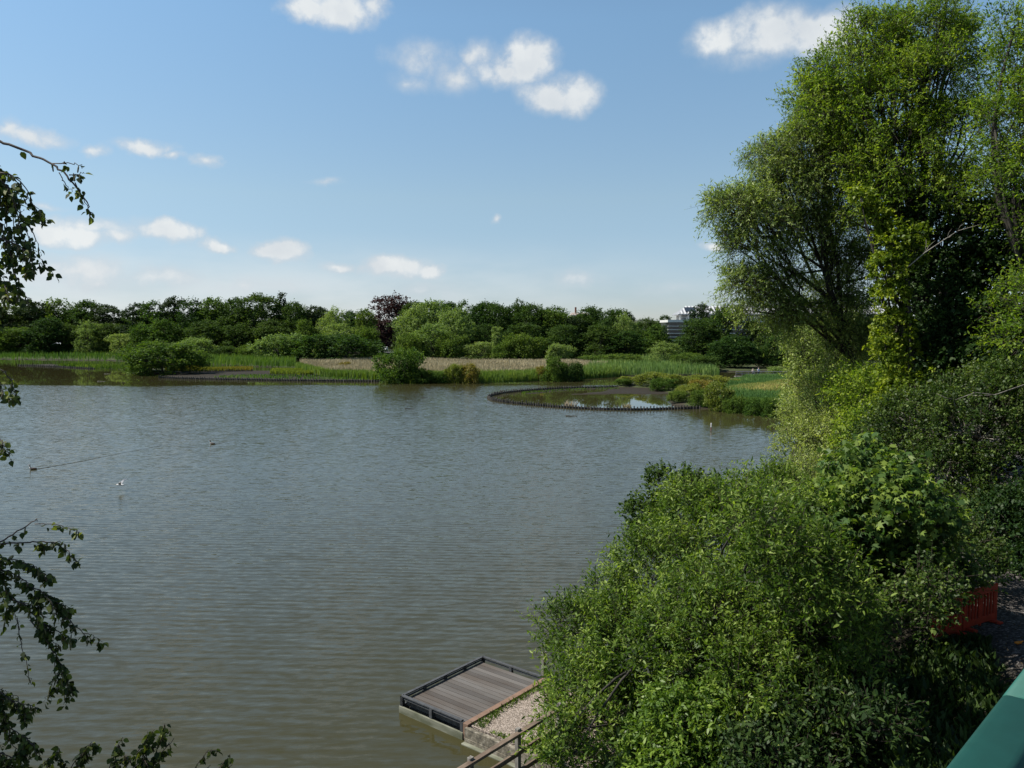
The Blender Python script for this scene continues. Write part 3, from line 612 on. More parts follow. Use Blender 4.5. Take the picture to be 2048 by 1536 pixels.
# ------------------------------------------------------------------ reeds and grasses (uncountable)
def reeds(name, label, poly, n, h, mat, seed, bw=.09, hv=.25, zb=.05, dens=None, lean=.18, cat='reeds'):
    rng = np.random.default_rng(seed); P = np.array(poly); lo, hi = P.min(0), P.max(0); X = np.zeros(0); Y = np.zeros(0)
    while len(X) < n:
        x = lo[0] + (hi[0] - lo[0]) * rng.random(n * 2); y = lo[1] + (hi[1] - lo[1]) * rng.random(n * 2)
        k = inpoly(x, y, poly); X = np.r_[X, x[k]]; Y = np.r_[Y, y[k]]
    X, Y = X[:n], Y[:n]; Z = np.maximum(ground_z(X, Y), -.25) - .05
    pn = .5 + .5 * np.sin(X * .21 + 1.3 * np.sin(Y * .13 + seed)) * np.sin(Y * .27 + 1.7 * np.sin(X * .09))
    H = h * (1 - hv + 2 * hv * rng.random(n)) * (.82 + .3 * pn)
    a = rng.random(n) * 6.28; S = np.stack([np.cos(a), np.sin(a), 0 * a], 1) * bw * (.6 + .8 * rng.random(n))[:, None]
    Ln = np.stack([rng.normal(size=n) + .5, rng.normal(size=n), 0 * a], 1) * lean * H[:, None] * .5
    B = np.stack([X, Y, Z], 1); Mi = B + Ln * .35; Mi[:, 2] += H * .62; Tp = B + Ln; Tp[:, 2] += H
    V = np.stack([B - S * .5, B + S * .5, Mi + S * .5, Tp, Mi - S * .5], 1).reshape(-1, 3)
    var = np.clip(.45 * pn + .55 * rng.random(n), 0, 1)
    o = mobj(name, mesh_raw(name, V, np.arange(n * 5), np.arange(0, n * 5, 5), M[mat], var)); return tag(o, label, cat, kind='stuff')
reeds('reed_bed', 'bright green reed bed along the far left shore', gp((-700,715),(0,719.5),(268,722.5),(280,722)) + gp((280,698),(-700,694)), 26000, 2.0, 'reed', 1, .16)
reeds('reed_bed', 'green reed bed between the big water shrub and the tan reeds', gp((385,730),(590,737),(592,724)) + gp((620,700),(400,698)), 20000, 2.1, 'reed', 2, .14)
reeds('reed_bed', 'tan dry reed bed behind the tall olive shrub', gp((600,724),(650,734),(700,736),(850,740),(1000,741),(1120,735),(1200,729),(1225,719),(900,716),(600,716), z=2.), 46000, 1.9, 'reed_tan', 3, .12, .12)
reeds('reed_bed', 'dark green reed fringe in front of the tan reeds', gp((590,738),(610,748),(660,755.5),(760,762),(850,765.5),(1000,765.5),(1070,762.5),(1120,760.5),(1160,758.5),(1240,753.5)) + gp((1240,728),(1120,735),(1000,741),(850,740),(700,736),(650,734),(592,722), z=1.9), 24000, 1.6, 'reed', 4, .12)
reeds('reed_bed', 'grey green reeds right of the tan reeds, before the dark wood', gp((1160,758.5),(1240,753),(1400,751),(1440,751),(1400,722),(1200,722)), 16000, 2.1, 'reed_blue', 5, .12)
reeds('water_weed', 'flat bright green water plants floating along the far shore', gp((975,766.5),(1000,764),(1095,764.5),(1098,767),(1040,767.5)) , 2500, .3, 'reed', 6, .3, zb=0, lean=1.2, cat='water plants')
reeds('water_weed', 'flat bright green water plants at the mouth of the far channel', gp((1165,762),(1230,757),(1330,754.5),(1330,757),(1250,759),(1200,763)), 2500, .3, 'reed', 7, .3, zb=0, lean=1.2, cat='water plants')
reeds('golden_grass', 'golden rust tinted marsh plants behind the log wall on the left', gp((330,743),(505,742),(505,736),(340,737)), 7000, .8, 'rust_leaf', 8, .2, cat='marsh plants')
reeds('marsh_plants', 'bright yellow green marsh plants on the log walled mud island', gp((540,749),(600,751),(650,750),(620,743),(560,740),(545,744)), 7000, .85, 'yellow_leaf', 9, .2, cat='marsh plants')
reeds('marsh_plants', 'thin olive plants along the far left log wall', gp((110,732),(185,738),(266,741),(268,735),(150,729)), 1600, .8, 'mid_leaf', 10, .16, cat='marsh plants')
reeds('marsh_plants', 'sparse green tufts on the mud behind the long log wall', gp((420,756),(600,760),(740,761),(700,754),(500,750)), 900, .5, 'reed', 11, .16, cat='marsh plants')
reeds('grass_bank', 'blue green reeds covering the island beside the big willow', gp((1440,806),(1490,806),(1600,806),(1800,808),(1850,757),(1600,757),(1490,759),(1450,775)), 42000, .95, 'reed_blue', 12, .09, .12)
reeds('grass_bank', 'straw coloured grass streak across the middle of the island', gp((1450,787),(1500,778),(1560,772),(1640,770),(1760,772),(1760,790),(1600,795),(1500,793)), 16000, 1.05, 'reed_mixed', 13, .09, .12)
reeds('grass_bank', 'leafy green fringe on the front edge of the island', gp((1400,817),(1480,820),(1560,827),(1620,833),(1700,836),(1700,808),(1600,808),(1480,808),(1420,806)), 16000, .8, 'reed', 14, .11)
reeds('grass_tuft', 'dry straw tuft leaning inside the front of the log ring', gp((1128,812),(1150,813),(1152,809),(1130,808)), 70, 1.0, 'reed_tan', 15, .05, .3, lean=.8, cat='grass tuft')
reeds('grass_tuft', 'smaller dry straw tuft inside the right part of the log ring', gp((1246,815),(1262,815),(1262,812),(1248,811)), 60, .8, 'reed_tan', 16, .05, .3, lean=.7, cat='grass tuft')
reeds('marsh_plants', 'low green fringe growing on the mud at the back of the log ring', gp((1000,789),(1040,785),(1100,781),(1160,778),(1230,776.5),(1240,779),(1160,781),(1100,784),(1040,789)), 600, .25, 'mid_leaf', 17, .12, cat='marsh plants')

# ------------------------------------------------------------------ log walls
def postmesh(seed, r, h):
    rng = np.random.default_rng(seed); V = []; Fc = []
    rr = [r * (1 + .12 * rng.normal()) for _ in range(7)]
    for z, s in ((-1., 1.), (h - .03, .97), (h, .82)):
        for k in range(7): a = k * 6.283 / 7; V.append((rr[k] * s * math.cos(a), rr[k] * s * math.sin(a), z + (.02 * rng.normal() if z > 0 else 0)))
    for i in (0, 1):
        for k in range(7): Fc.append((i * 7 + k, i * 7 + (k + 1) % 7, i * 7 + 7 + (k + 1) % 7, i * 7 + 7 + k))
    Fc.append(tuple(range(14, 21))); me = bpy.data.meshes.new('post'); me.from_pydata(V, [], Fc); me.materials.append(M['old_timber']); return me
PM_ = [postmesh(i, .085, .42 + .03 * i) for i in range(5)]
def palisade(label, line, sp_, z=0., plank=True, maxn=100, hs=1.):
    pts = np.array(gp(*line)); seg = np.r_[0, np.cumsum(np.linalg.norm(np.diff(pts, axis=0), axis=1))]; L = seg[-1]
    rng = np.random.default_rng(int(L * 10)); k = min(int(L / sp_), maxn); root = empty('log_wall', (*pts[0], 0), label, 'log wall'); mb = MB()
    at_ = lambda s: np.array([np.interp(s, seg, pts[:, 0]), np.interp(s, seg, pts[:, 1])])
    for i in range(k + 1):
        q = at_(L * i / k) - pts[0]; o = mobj('post', PM_[rng.integers(5)], root, (q[0], q[1], 0)); o.rotation_euler = (rng.normal() * .05, rng.normal() * .05, rng.random() * 6)
        o.scale = (hs, hs, .75 + .4 * rng.random())
    step = max(1.2, L / 40)
    if plank:
        nseg = int(L / step) + 1
        for i in range(nseg):
            a, b = at_(L * i / nseg) - pts[0], at_(L * (i + 1) / nseg) - pts[0]; d = (b - a) / np.linalg.norm(b - a); nn_ = np.array([-d[1], d[0]]) * .13
            if nn_[1] < 0: nn_ = -nn_
            dzz = rng.normal() * .015
            mb.bar((*(a + nn_), .12 + dzz), (*(b + nn_), .12 + dzz), .05, .3)
        mb.build('plank_wall', M['old_timber'], root)
    return root
palisade('curved log wall forming the front of the oval ring in the lake', ring_front, .42, maxn=98)
palisade('curved log wall forming the back of the oval ring in the lake', ring_back, .5, maxn=98)
palisade('long straight log wall in front of the mud island on the left', [(318,756),(360,757.5),(420,759),(520,761),(620,762.5),(760,763.5)], .55, maxn=98, hs=1.15)
palisade('short log wall behind the mud island, below the golden plants', [(330,743.5),(420,744),(505,743)], .6, hs=1.3)
palisade('short log wall below the bright yellow green plants', [(540,752),(600,753.5),(650,752)], .6, hs=1.2)
palisade('thin log wall far left, in front of the green reeds', [(36,731),(100,733.5),(188,738)], .9, hs=1.2)

# ------------------------------------------------------------------ office building far right, brick chimney, road and van
M['white_metal'] = plain('white_metal', (.62,.62,.6), (.52,.52,.5), .5, .4)
M['roof_metal'] = plain('roof_metal', (.25,.26,.27), (.2,.2,.21), .5, .3)
M['roof_rib'] = plain('roof_rib', (.62,.62,.62), (.55,.55,.55), .5, .3)
M['dark_glass'] = plain('dark_glass', (.02,.025,.03), (.03,.035,.04), .12, .5, spec=.8)
M['grey_wall'] = plain('grey_wall', (.28,.28,.27), (.2,.2,.19), .8, .5)
M['brick'] = plain('brick', (.4,.17,.11), (.3,.12,.08), .9, 4)
M['render_wall'] = plain('render_wall', (.6,.56,.5), (.5,.46,.42), .9, 1)
bY = 400; bl = W(1337, 700, Y=bY)[0]; k4 = bY / F; g0 = gz(bl + 20, bY)
office = empty('office_building', (bl, bY, g0), 'grey and white office building with louvred floors and ribbed roof behind dark trees', 'building')
bz = lambda py: W(1340, py, Y=bY)[2] - g0
BW = 112
MB().box((BW/2, 11, bz(645)/2), (BW, 20, bz(645))).build('glazed_wall', M['dark_glass'], office)
MB().box((BW/2, 10.5, bz(642)), (BW+1.2, 22, bz(640)-bz(645))).build('roof_edge', M['white_metal'], office)
for i in range(7):
    z = bz(645) - 1.8 * (i + 1)
    if z > 1: MB().box((BW/2, .3, z), (BW+.8, 1.4, .28)).build('louvre_band', M['white_metal'], office)
ex = (1360 - 1337) * k4; ridge = (1379 - 1337) * k4; ze, zr = bz(628), bz(611.5)
MB().box((ex + (BW-ex)/2 + .8, 13, (bz(640)+ze)/2), (BW-ex-2, 14, ze-bz(640)-.1)).build('upper_wall', M['grey_wall'], office)
rv = [(ex-.5, 3, ze), (BW+.5, 3, ze), (BW+.5, 11, zr), (ridge, 11, zr), (ex-.5, 19, ze), (BW+.5, 19, ze)]
rf = MB().add([(*v[:2], v[2]) for v in rv] + [(*v[:2], v[2]-.5) for v in rv], [(0,1,2,3),(3,2,5,4),(0,3,4),(1,5,2),(6,7,1,0),(7,11,5,1),(11,10,4,5),(10,6,0,4),(6,10,11,7)]).build('roof', M['roof_metal'], office)
mb = MB(); x = ex - .2
while x < BW:
    yy = 3 + 8 * min(1, max(0, (x - ex + .5) / (ridge - ex + .5))); zz = ze + (zr - ze) * (yy - 3) / 8
    mb.bar((x, 2.95, ze + .12), (x, yy, zz + .12), .7, .3); x += 1.7
mb.build('roof_rib', M['roof_rib'], rf)
MB().bar((12, 4.9, ze + (zr-ze)*.25+.28), (12, 9.3, ze + (zr-ze)*.8+.28), 5, .2).build('rooflight', M['dark_glass'], rf)
mb = MB()
for i in range(24): mb.box((ex - 3 + i * 3.2, 1, bz(637)), (.15, .15, 1.6))
mb.box((BW/2+2, 1, bz(637)+.8), (BW-6, .12, .12)).box((BW/2+2, 1, bz(637)+.3), (BW-6, .08, .08)).build('terrace_railing', M['white_metal'], office)
for i in range(20): MB().box((ex + .6 + i * 4.2, 4.2, (bz(640)+ze)/2), (.45, .45, ze-bz(640))).build('column', M['white_metal'], office)
hY = 620; hx = W(1152, 630, Y=hY)[0]; hg = gz(hx, hY)
hz = lambda py: W(1152, py, Y=hY)[2] - hg
house = empty('distant_house', (hx, hY, hg), 'distant pale house with a brick chimney, roof just above the right wood', 'building')
MB().box((3, 4, hz(630)/2), (14, 8, hz(630))).build('wall', M['render_wall'], house)
rf = MB().add([(-4.4,-.4,hz(630)),(10.4,-.4,hz(630)),(10.4,8.4,hz(630)),(-4.4,8.4,hz(630)),(-3,4,hz(625)),(9,4,hz(625))], [(0,1,5,4),(2,3,4,5),(1,2,5),(3,0,4),(3,2,1,0)]).build('roof', plain('pink_tile', (.34,.28,.25), (.28,.23,.2), .9, 2), house)
MB().box((0, 4, (hz(616)+hz(626))/2), (1.3, 1.3, hz(616)-hz(626)+1.5)).box((0, 4, hz(616)+.1), (1.6, 1.6, .3)).build('chimney', M['brick'], rf)
MB().box((-1, -.05, hz(634)), (1.4, .1, 1.5)).box((2.2, -.05, hz(634)), (1.4, .1, 1.5)).box((5.5, -.05, hz(634)), (1.4, .1, 1.5)).build('window', M['dark_glass'], house)
# road and white van glimpsed through the gap
vY = 322; vx = W(769.5, 705, Y=vY)[0]
asp = plain('asphalt', (.06,.06,.06), (.045,.045,.045), .9, 2)
tag(MB().box((vx, vY + 2, .8), (14, 30, .9)).build('road', asp), kind='structure')
van = empty('white_van', (vx, vY, 1.26), 'small white van facing the lake, glimpsed between the copper beech and the willows', 'van')
wp = plain('van_paint', (.8,.8,.8), (.75,.75,.75), .3, 1)
bm = MB(); prof = [(-2.4,.3),(-2.42,.9),(-2.2,1.15),(-1.5,1.3),(-.95,1.9),(2.3,1.95),(2.4,.3)]
V = [(sx, y, z) for sx in (-.9, .9) for y, z in prof]; k = len(prof)
bm.add(V, [tuple(range(k)), tuple(range(k, 2*k))[::-1]] + [(i, (i+1) % k, (i+1) % k + k, i + k) for i in range(k)]).build('body', wp, van)
MB().add([(-.8,-1.47,1.36),(.8,-1.47,1.36),(.74,-1.02,1.86),(-.74,-1.02,1.86),(-.8,-1.5,1.34),(.8,-1.5,1.34),(.74,-1.05,1.86),(-.74,-1.05,1.86)], [(4,5,6,7),(0,3,2,1),(0,1,5,4),(1,2,6,5),(2,3,7,6),(3,0,4,7)]).build('windscreen', M['dark_glass'], van)
MB().box((0,-2.44,.5), (1.5,.06,.22)).build('bumper', M['old_timber'], van)
for sx in (-.65, .65): MB().box((sx,-2.42,.82), (.3,.06,.16)).build('headlight', plain('lamp_glass', (.7,.7,.7), None, .1, 1), van)
for sx in (-.8, .8):
    for sy in (-1.5, 1.5): MB().loft([(sx-.1,sy,.33),(sx+.1,sy,.33)], [.33,.33], 14).build('wheel', M['old_timber'], van)

# ------------------------------------------------------------------ boardwalk, people, swan
bwY = W(1500, 754, z=.3)[1]
bw = empty('boardwalk', (W(1470, 752, Y=bwY)[0], bwY, 0), 'low timber boardwalk with handrail at the dark far end of the channel', 'boardwalk')
bwl = (1570 - 1470) * bwY / F
MB().box((bwl/2, 0, .42), (bwl, 1.6, .12)).build('deck', M['grey_timber'], bw)
mb = MB()
for yy in (-.75,):
    mb.bar((0, yy, 1.45), (bwl, yy, 1.45), .14, .12).bar((0, yy, 1.0), (bwl, yy, 1.0), .06, .1)
mb.build('handrail', plain('pale_timber', (.42,.37,.36), (.3,.27,.25), .8, 8), bw)
for i in range(9): MB().box((i * bwl/8, -.68, .55), (.12,.12,1.9)).build('post', M['grey_timber'], bw)
def skin(name, edges, rad, mat, parent, lv=2):
    names = list(rad); me = bpy.data.meshes.new(name); me.from_pydata([rad[q][0] for q in names], [(names.index(a), names.index(b)) for a, b in edges], [])
    o = mobj(name, me, parent); sm = o.modifiers.new('s', 'SKIN')
    for i, q in enumerate(names):
        r = rad[q][1]; me.skin_vertices[0].data[i].radius = (r, r) if not isinstance(r, tuple) else r
    me.skin_vertices[0].data[0].use_root = True
    ss = o.modifiers.new('d', 'SUBSURF'); ss.levels = lv; ss.render_levels = lv
    dg = bpy.context.evaluated_depsgraph_get(); m2 = bpy.data.meshes.new_from_object(o.evaluated_get(dg)); o.modifiers.clear(); o.data = m2; m2.materials.clear(); m2.materials.append(mat)
    m2.polygons.foreach_set('use_smooth', [True] * len(m2.polygons)); return o
def person(loc, rz, label, top, leg, hair):
    p = empty('person', loc, label, 'person', None, rz)
    B = {'pelvis':((0,0,.95),(.16,.11)),'waist':((0,0,1.1),(.14,.1)),'chest':((0,-.01,1.32),(.17,.12)),'neck':((0,0,1.5),.06),'head':((0,-.02,1.62),(.085,.1)),'crown':((0,-.01,1.7),(.07,.08)),
      'sl':((-.19,0,1.42),.065),'el':((-.25,.02,1.13),.045),'hl':((-.2,-.2,1.02),.035),'sr':((.19,0,1.42),.065),'er':((.25,.02,1.13),.045),'hr':((.2,-.2,1.02),.035),
      'tl':((-.1,0,.85),.09),'kl':((-.11,-.02,.5),.06),'al':((-.11,.02,.09),.04),'fl':((-.12,-.13,.04),.04),'tr':((.1,0,.85),.09),'kr':((.11,-.02,.5),.06),'ar':((.11,.02,.09),.04),'fr':((.12,-.13,.04),.04)}
    E = [('pelvis','waist'),('waist','chest'),('chest','neck'),('neck','head'),('head','crown'),('chest','sl'),('sl','el'),('el','hl'),('chest','sr'),('sr','er'),('er','hr'),('pelvis','tl'),('tl','kl'),('kl','al'),('al','fl'),('pelvis','tr'),('tr','kr'),('kr','ar'),('ar','fr')]
    skin('body', E, B, plain('skin_tone', (.5,.33,.25), (.45,.28,.2), .6, 3), p)
    S = {k: (B[k][0], tuple(r + .025 for r in (B[k][1] if isinstance(B[k][1], tuple) else (B[k][1],) * 2))) for k in ('pelvis','waist','chest','sl','el','sr','er')}
    skin('jacket', [('pelvis','waist'),('waist','chest'),('chest','sl'),('sl','el'),('chest','sr'),('sr','er')], S, top, p)
    S = {k: (B[k][0], tuple(r + .02 for r in (B[k][1] if isinstance(B[k][1], tuple) else (B[k][1],) * 2))) for k in ('pelvis','tl','kl','al','tr','kr','ar')}
    skin('trousers', [('pelvis','tl'),('tl','kl'),('kl','al'),('pelvis','tr'),('tr','kr'),('kr','ar')], S, leg, p)
    skin('hair', [('a','b'),('b','c')], {'a':((0,.03,1.6),.08),'b':((0,.02,1.68),.095),'c':((0,-.02,1.73),.07)}, hair, p, 1)
navy = plain('navy_cloth', (.03,.05,.1), None, .9, 8); lb = plain('light_blue_cloth', (.45,.6,.75), None, .9, 8); wc = plain('grey_cloth', (.45,.43,.4), None, .9, 8); hr = plain('grey_hair', (.35,.33,.3), None, .9, 10)
pz = .48; q = W(1517, 750, Y=bwY)
person((q[0], bwY, pz), .2, 'person in a light blue top standing at the boardwalk handrail, right of a pair', lb, navy, hr)
q = W(1506, 750, Y=bwY)
person((q[0], bwY + .1, pz - .15), -.3, 'shorter person in a grey top at the boardwalk handrail, left of a pair', wc, navy, hr)
feather = plain('white_feather', (.8,.78,.74), (.65,.62,.58), .8, 9)
def bird(name, loc, rz, label, cat, body, parts, s=1.):
    b = empty(name, loc, label, cat, None, rz); mb = MB()
    mb.loft([(x * s, y * s, z * s) for x, y, z, *_ in body[0]], [(q[3] * s, q[4] * s) for q in body[0]], 12); mb.build('body', body[1], b, True)
    for nm, pts, mat in parts:
        mb = MB()
        if nm == 'wing':
            mb.add([tuple(c * s for c in v) for v in pts] + [(v[0] * s, v[1] * s, v[2] * s - .012 * s) for v in pts], [tuple(range(len(pts))), tuple(range(len(pts), 2*len(pts)))[::-1]] + [(i, (i+1) % len(pts), (i+1) % len(pts) + len(pts), i + len(pts)) for i in range(len(pts))])
        else: mb.loft([(x * s, y * s, z * s) for x, y, z, *_ in pts], [(q[3] * s, q[3] * s) for q in pts], 8)
        mb.build(nm, mat, b, nm != 'wing')
    return b
orange = plain('orange_bill', (.6,.2,.03), None, .5, 5)
sw = W(1500, 757.5, z=0)
bird('swan', (sw[0], sw[1], 0), 0, 'white swan floating below the boardwalk handrail', 'swan',
 ([(-.7,0,.3,.02,.02),(-.5,0,.25,.15,.12),(-.2,0,.16,.26,.22),(.15,0,.14,.27,.22),(.42,0,.2,.16,.17),(.55,0,.38,.08,.09),(.55,0,.62,.055,.055),(.57,0,.82,.05,.05),(.66,0,.9,.06,.06),(.74,0,.88,.04,.04)], feather), [('bill', [(.73,0,.88,.035),(.86,0,.84,.015)], orange)])
grebe = plain('brown_feather', (.09,.065,.05), (.05,.035,.03), .8, 12); pale = plain('pale_feather', (.6,.57,.52), (.45,.42,.4), .8, 12)
bbody = [(-.26,0,.05,.01,.01),(-.2,0,.06,.06,.05),(-.08,0,.06,.1,.08),(.06,0,.06,.1,.085),(.15,0,.09,.06,.06),(.18,0,.16,.032,.035),(.18,0,.24,.025,.026),(.19,0,.3,.035,.034),(.23,0,.31,.028,.024)]
def brest(): return ('breast', [(.1,0,.03,.06),(.17,0,.1,.055),(.195,0,.2,.028)], pale)
for (px, py, rz, lb_) in ((66, 939, 3.3, 'brown grebe swimming at the head of a long wake, left'), (425, 888.5, 3.0, 'brown grebe with pale breast swimming above the white gull')):
    q = W(px, py, z=0); bird('grebe', (q[0], q[1], 0), rz, lb_, 'grebe', (bbody, grebe), [('bill', [(.24,0,.31,.014),(.31,0,.305,.004)], orange), brest()], 1.05)
gbody = [(-.3,0,0,.02,.01),(-.18,0,0,.05,.035),(0,0,0,.07,.065),(.12,0,.01,.055,.055),(.18,0,.03,.04,.04),(.22,0,.03,.03,.03)]
grey_f = plain('grey_feather', (.42,.43,.44), (.3,.3,.31), .8, 12)
q = W(240, 970, z=.35)
bird('gull', (q[0], q[1], .35), 3.3, 'white gull with raised grey wings flying low over the lake', 'gull', (gbody, feather),
 [('bill', [(.22,0,.03,.012),(.28,0,.02,.004)], orange), ('wing', [(.08,.04,.03),(-.08,.04,.03),(-.16,.3,.22),(-.3,.62,.3),(-.1,.38,.3),(.04,.2,.16)], grey_f), ('wing', [(.08,-.04,.03),(-.08,-.04,.03),(-.16,-.3,.22),(-.3,-.62,.3),(-.1,-.38,.3),(.04,-.2,.16)], grey_f)], .95)
q = W(117, 687, Y=150)
bird('gull', tuple(q), 1.2, 'pale gull with drooping wings flying before the dark far left wood', 'gull', (gbody, grey_f),
 [('bill', [(.22,0,.03,.012),(.28,0,.02,.004)], orange), ('wing', [(.08,.04,.03),(-.08,.04,.03),(-.14,.35,.12),(-.3,.85,-.12),(-.05,.45,.1),(.04,.2,.12)], grey_f), ('wing', [(.08,-.04,.03),(-.08,-.04,.03),(-.14,-.35,.12),(-.3,-.85,-.12),(-.05,-.45,.1),(.04,-.2,.12)], grey_f)], 1.3)
# floating debris
def drift(px, py, L, rz, label, mat, r=.05):
    q = W(px, py, z=0); rng = np.random.default_rng(int(px)); mb = MB(); c, s_ = math.cos(rz), math.sin(rz)
    pts = [((t - .5) * L * c, (t - .5) * L * s_, .03 + .04 * math.sin(6 * t) + .02 * rng.random()) for t in np.linspace(0, 1, 7)]
    mb.loft(pts, [r * (1 - .5 * t) for t in np.linspace(0, 1, 7)], 6); mb.loft([pts[4], (pts[4][0] + L * .12, pts[4][1] + .1, .16)], [r * .5, r * .15], 5); mb.loft([pts[1], (pts[1][0] - L * .08, pts[1][1], .12)], [r * .5, r * .15], 5)
    return tag(mb.build('floating_branch', mat, None, True, (q[0], q[1], 0)), label, 'branch')
def wake(pts, label):
    P = [W(a, b, z=0) for a, b in pts]; n_ = 40; V = []; Fc = []
    ts = np.linspace(0, 1, n_); X_ = np.interp(ts, np.linspace(0, 1, len(P)), [p_[0] for p_ in P]); Y_ = np.interp(ts, np.linspace(0, 1, len(P)), [p_[1] for p_ in P])
    for i in range(n_):
        w_ = .05 + .05 * ts[i]; h_ = .035 * (1 - .6 * ts[i]) * (.6 + .5 * math.sin(i * 1.9) ** 2); V += [(X_[i], Y_[i] - w_, .002), (X_[i], Y_[i], h_), (X_[i], Y_[i] + w_ * 2, .002)]
        if i: k = i * 3; Fc += [(k - 3, k, k + 1, k - 2), (k - 2, k + 1, k + 2, k - 1)]
    tag(MB().add(V, Fc).build('wake', M['water'], None, True), kind='structure')
wake([(72, 939), (150, 925), (250, 905), (352, 886)], '')
wake([(430, 888.5), (455, 884)], '')
drift(820, 818, 1.3, .1, 'thin floating branch left of the oval log ring', M['old_timber'])
drift(852, 796, 1.2, -.1, 'floating branch at the edge of the calm water, nearer the shore', M['old_timber'])
drift(1143, 832.5, 1.3, -.08, 'brown floating branch just in front of the log ring', M['bark'], .06)
drift(203, 763, 1.6, 0, 'pale floating branch in the calm water at the left', M['pale_bark'])
drift(215, 748, 1.4, .1, 'short pale floating branch left of the big water shrub', M['pale_bark'])
drift(370, 747.5, 2.6, 0, 'pale log lying on the mud below the golden plants', M['pale_bark'], .1)
q = W(1422, 861, z=0)
mk = empty('marker_post', (q[0], q[1], 0), 'thin white marker post standing in the water off the island', 'post')
MB().loft([(0,0,-.8),(0,0,.34)], [.035,.035], 8).build('lower_shaft', plain('red_paint', (.3,.08,.06), None, .6, 6), mk)
MB().loft([(0,0,.34),(.01,0,.72),(.01,0,.76)], [.05,.05,.03], 8).build('upper_shaft', feather, mk)

# ================================================================== near vegetation on the right bank
def big(name, label, cat, L, base, fork, mat, seed, n_clump, clump_r, n_twig, twig, n_leaf, ll, lw, T=T_LANCE, r0=.25, bark='dark_bark', nb=60, tw=.5, tr=.006, crown='crown', wob=.1, r_b=.03, **kw):
    rng = np.random.default_rng(seed); b = np.array([base[0], base[1], gz(base[0], base[1]) - .15 if len(base) < 3 else base[2]])
    L = [tuple(np.array(q) - np.r_[b, 0, 0, 0]) for q in L]; fork = np.array(fork) - b
    fo = foliage(L, rng, n_clump, clump_r, n_twig, twig, n_leaf, ll, lw, **kw)
    o = empty(name, b, label, cat)
    mobj(crown, leaf_mesh(crown, fo['P'], fo['D'], fo['N'], fo['ll'], fo['lw'], M[mat], fo['var'], T), o)
    mb = MB(); branches(mb, (0, 0, 0), L, fo, rng, r0, fork, 7, nb, wob, r_b); mb.build('trunk', M[bark], o, True)
    if tw: mobj('twigs', twig_mesh(fo, tw, tr, rng, M['twig']), o)
    return o, fo, b
# --- the sallow in front
Ls = [PL(1180,1290,20,95,85,1.2),PL(1215,1210,21,60,50,1.),PL(1330,1190,21.5,120,130,1.7),PL(1450,1120,22.5,130,120,1.8),PL(1530,1060,23.5,95,85,1.6),PL(1400,1040,23.5,90,75,1.4),PL(1600,1180,19,130,130,1.7),PL(1600,1060,20.5,90,80,1.4),PL(1690,1110,20,70,80,1.4),
      PL(1480,1290,17.5,180,170,1.9),PL(1300,1340,19,150,130,1.8),PL(1180,1420,18,95,100,1.2),PL(1640,1300,16,100,130,1.4),PL(1250,1480,17.5,130,110,1.3),PL(1560,1420,15.5,150,130,1.4),PL(1150,1500,17,70,60,.8),PL(1150,1440,15.5,50,55,.5),PL(1140,1520,15,45,45,.5),
      PL(1690,1240,16.5,60,60,.8),PL(1630,1190,15,90,80,1.),PL(1560,1120,15.5,80,60,.9),PL(1490,1040,15.8,70,55,1.),PL(1540,1070,15,70,60,.9),PL(1120,1250,20,45,40,.5),PL(1550,985,24,50,40,.7),PL(1480,1000,24,50,35,.7)]
big('sallow_bush','broad sallow bush with narrow leaves beside the wooden platform, filling the foreground','bush',Ls,(5.2,20.6),(5.2,20.8,2.2),'sallow_leaf',101,1750,.30,12,.42,8,.115,.036,r0=.10,nb=130,tw=.6,tr=.005,up=.55,shell=.5,spread=.75)
# dark alder at the back left of it
big('alder_bush','small dark alder with rounded leaves behind the top left of the sallow bush','bush',[PL(1345,975,25.5,48,38,.8),PL(1290,1030,25.5,38,34,.6),PL(1400,1000,25.5,50,40,.8),PL(1300,1080,25,50,50,.8)],(5.6,26),(5.3,25.8,1.6),'dark_leaf',102,150,.26,8,.25,6,.10,.075,T_OVATE,r0=.08,nb=40,r_b=.015,tr=.005)
# glossy elder low in front
big('elder_bush','low bright glossy leaved bush at the bottom edge, in front of the sallow','bush',[PL(1380,1450,15.5,95,65,.9),PL(1330,1530,15,80,60,.8),PL(1450,1520,15,80,70,.8)],(3.6,15.8),(3.6,15.8,1.2),'elder_leaf',103,330,.24,8,.24,7,.11,.042,T_LANCE,r0=.06,nb=40,r_b=.012,tr=.004)
big('shade_bush','dark shade coloured bush low on the right of the sallow, over the track','bush',[PL(1640,1460,14.5,100,80,1.),PL(1560,1540,14,110,70,1.),PL(1690,1400,15.5,50,70,.8),PL(1760,1440,13.6,40,35,.4)],(5.6,14.6),(5.6,14.6,2.4),'shade_coloured_leaf',104,420,.3,8,.3,6,.12,.045,r0=.08,nb=30)  # shade over the track painted into the leaf colour
# --- maple sapling with broad leaves
big('maple_sapling','maple sapling with broad pale lobed leaves behind the right shoulder of the sallow bush','tree',[PL(1730,985,20,85,65,1.2),PL(1770,1010,19,80,60,1.3),PL(1690,1060,19.5,70,60,1.),PL(1800,1060,19.8,100,80,1.2),PL(1790,1150,19.5,80,75,1.),PL(1850,1150,20.5,70,60,.9),PL(1725,925,20,30,26,.5)],(9.3,20.6),(9.3,20.4,4.),'maple_leaf',105,420,.34,7,.36,4,.165,.155,T_PALM,r0=.09,nb=60,bark='pale_bark',up=.6,ldroop=.35)
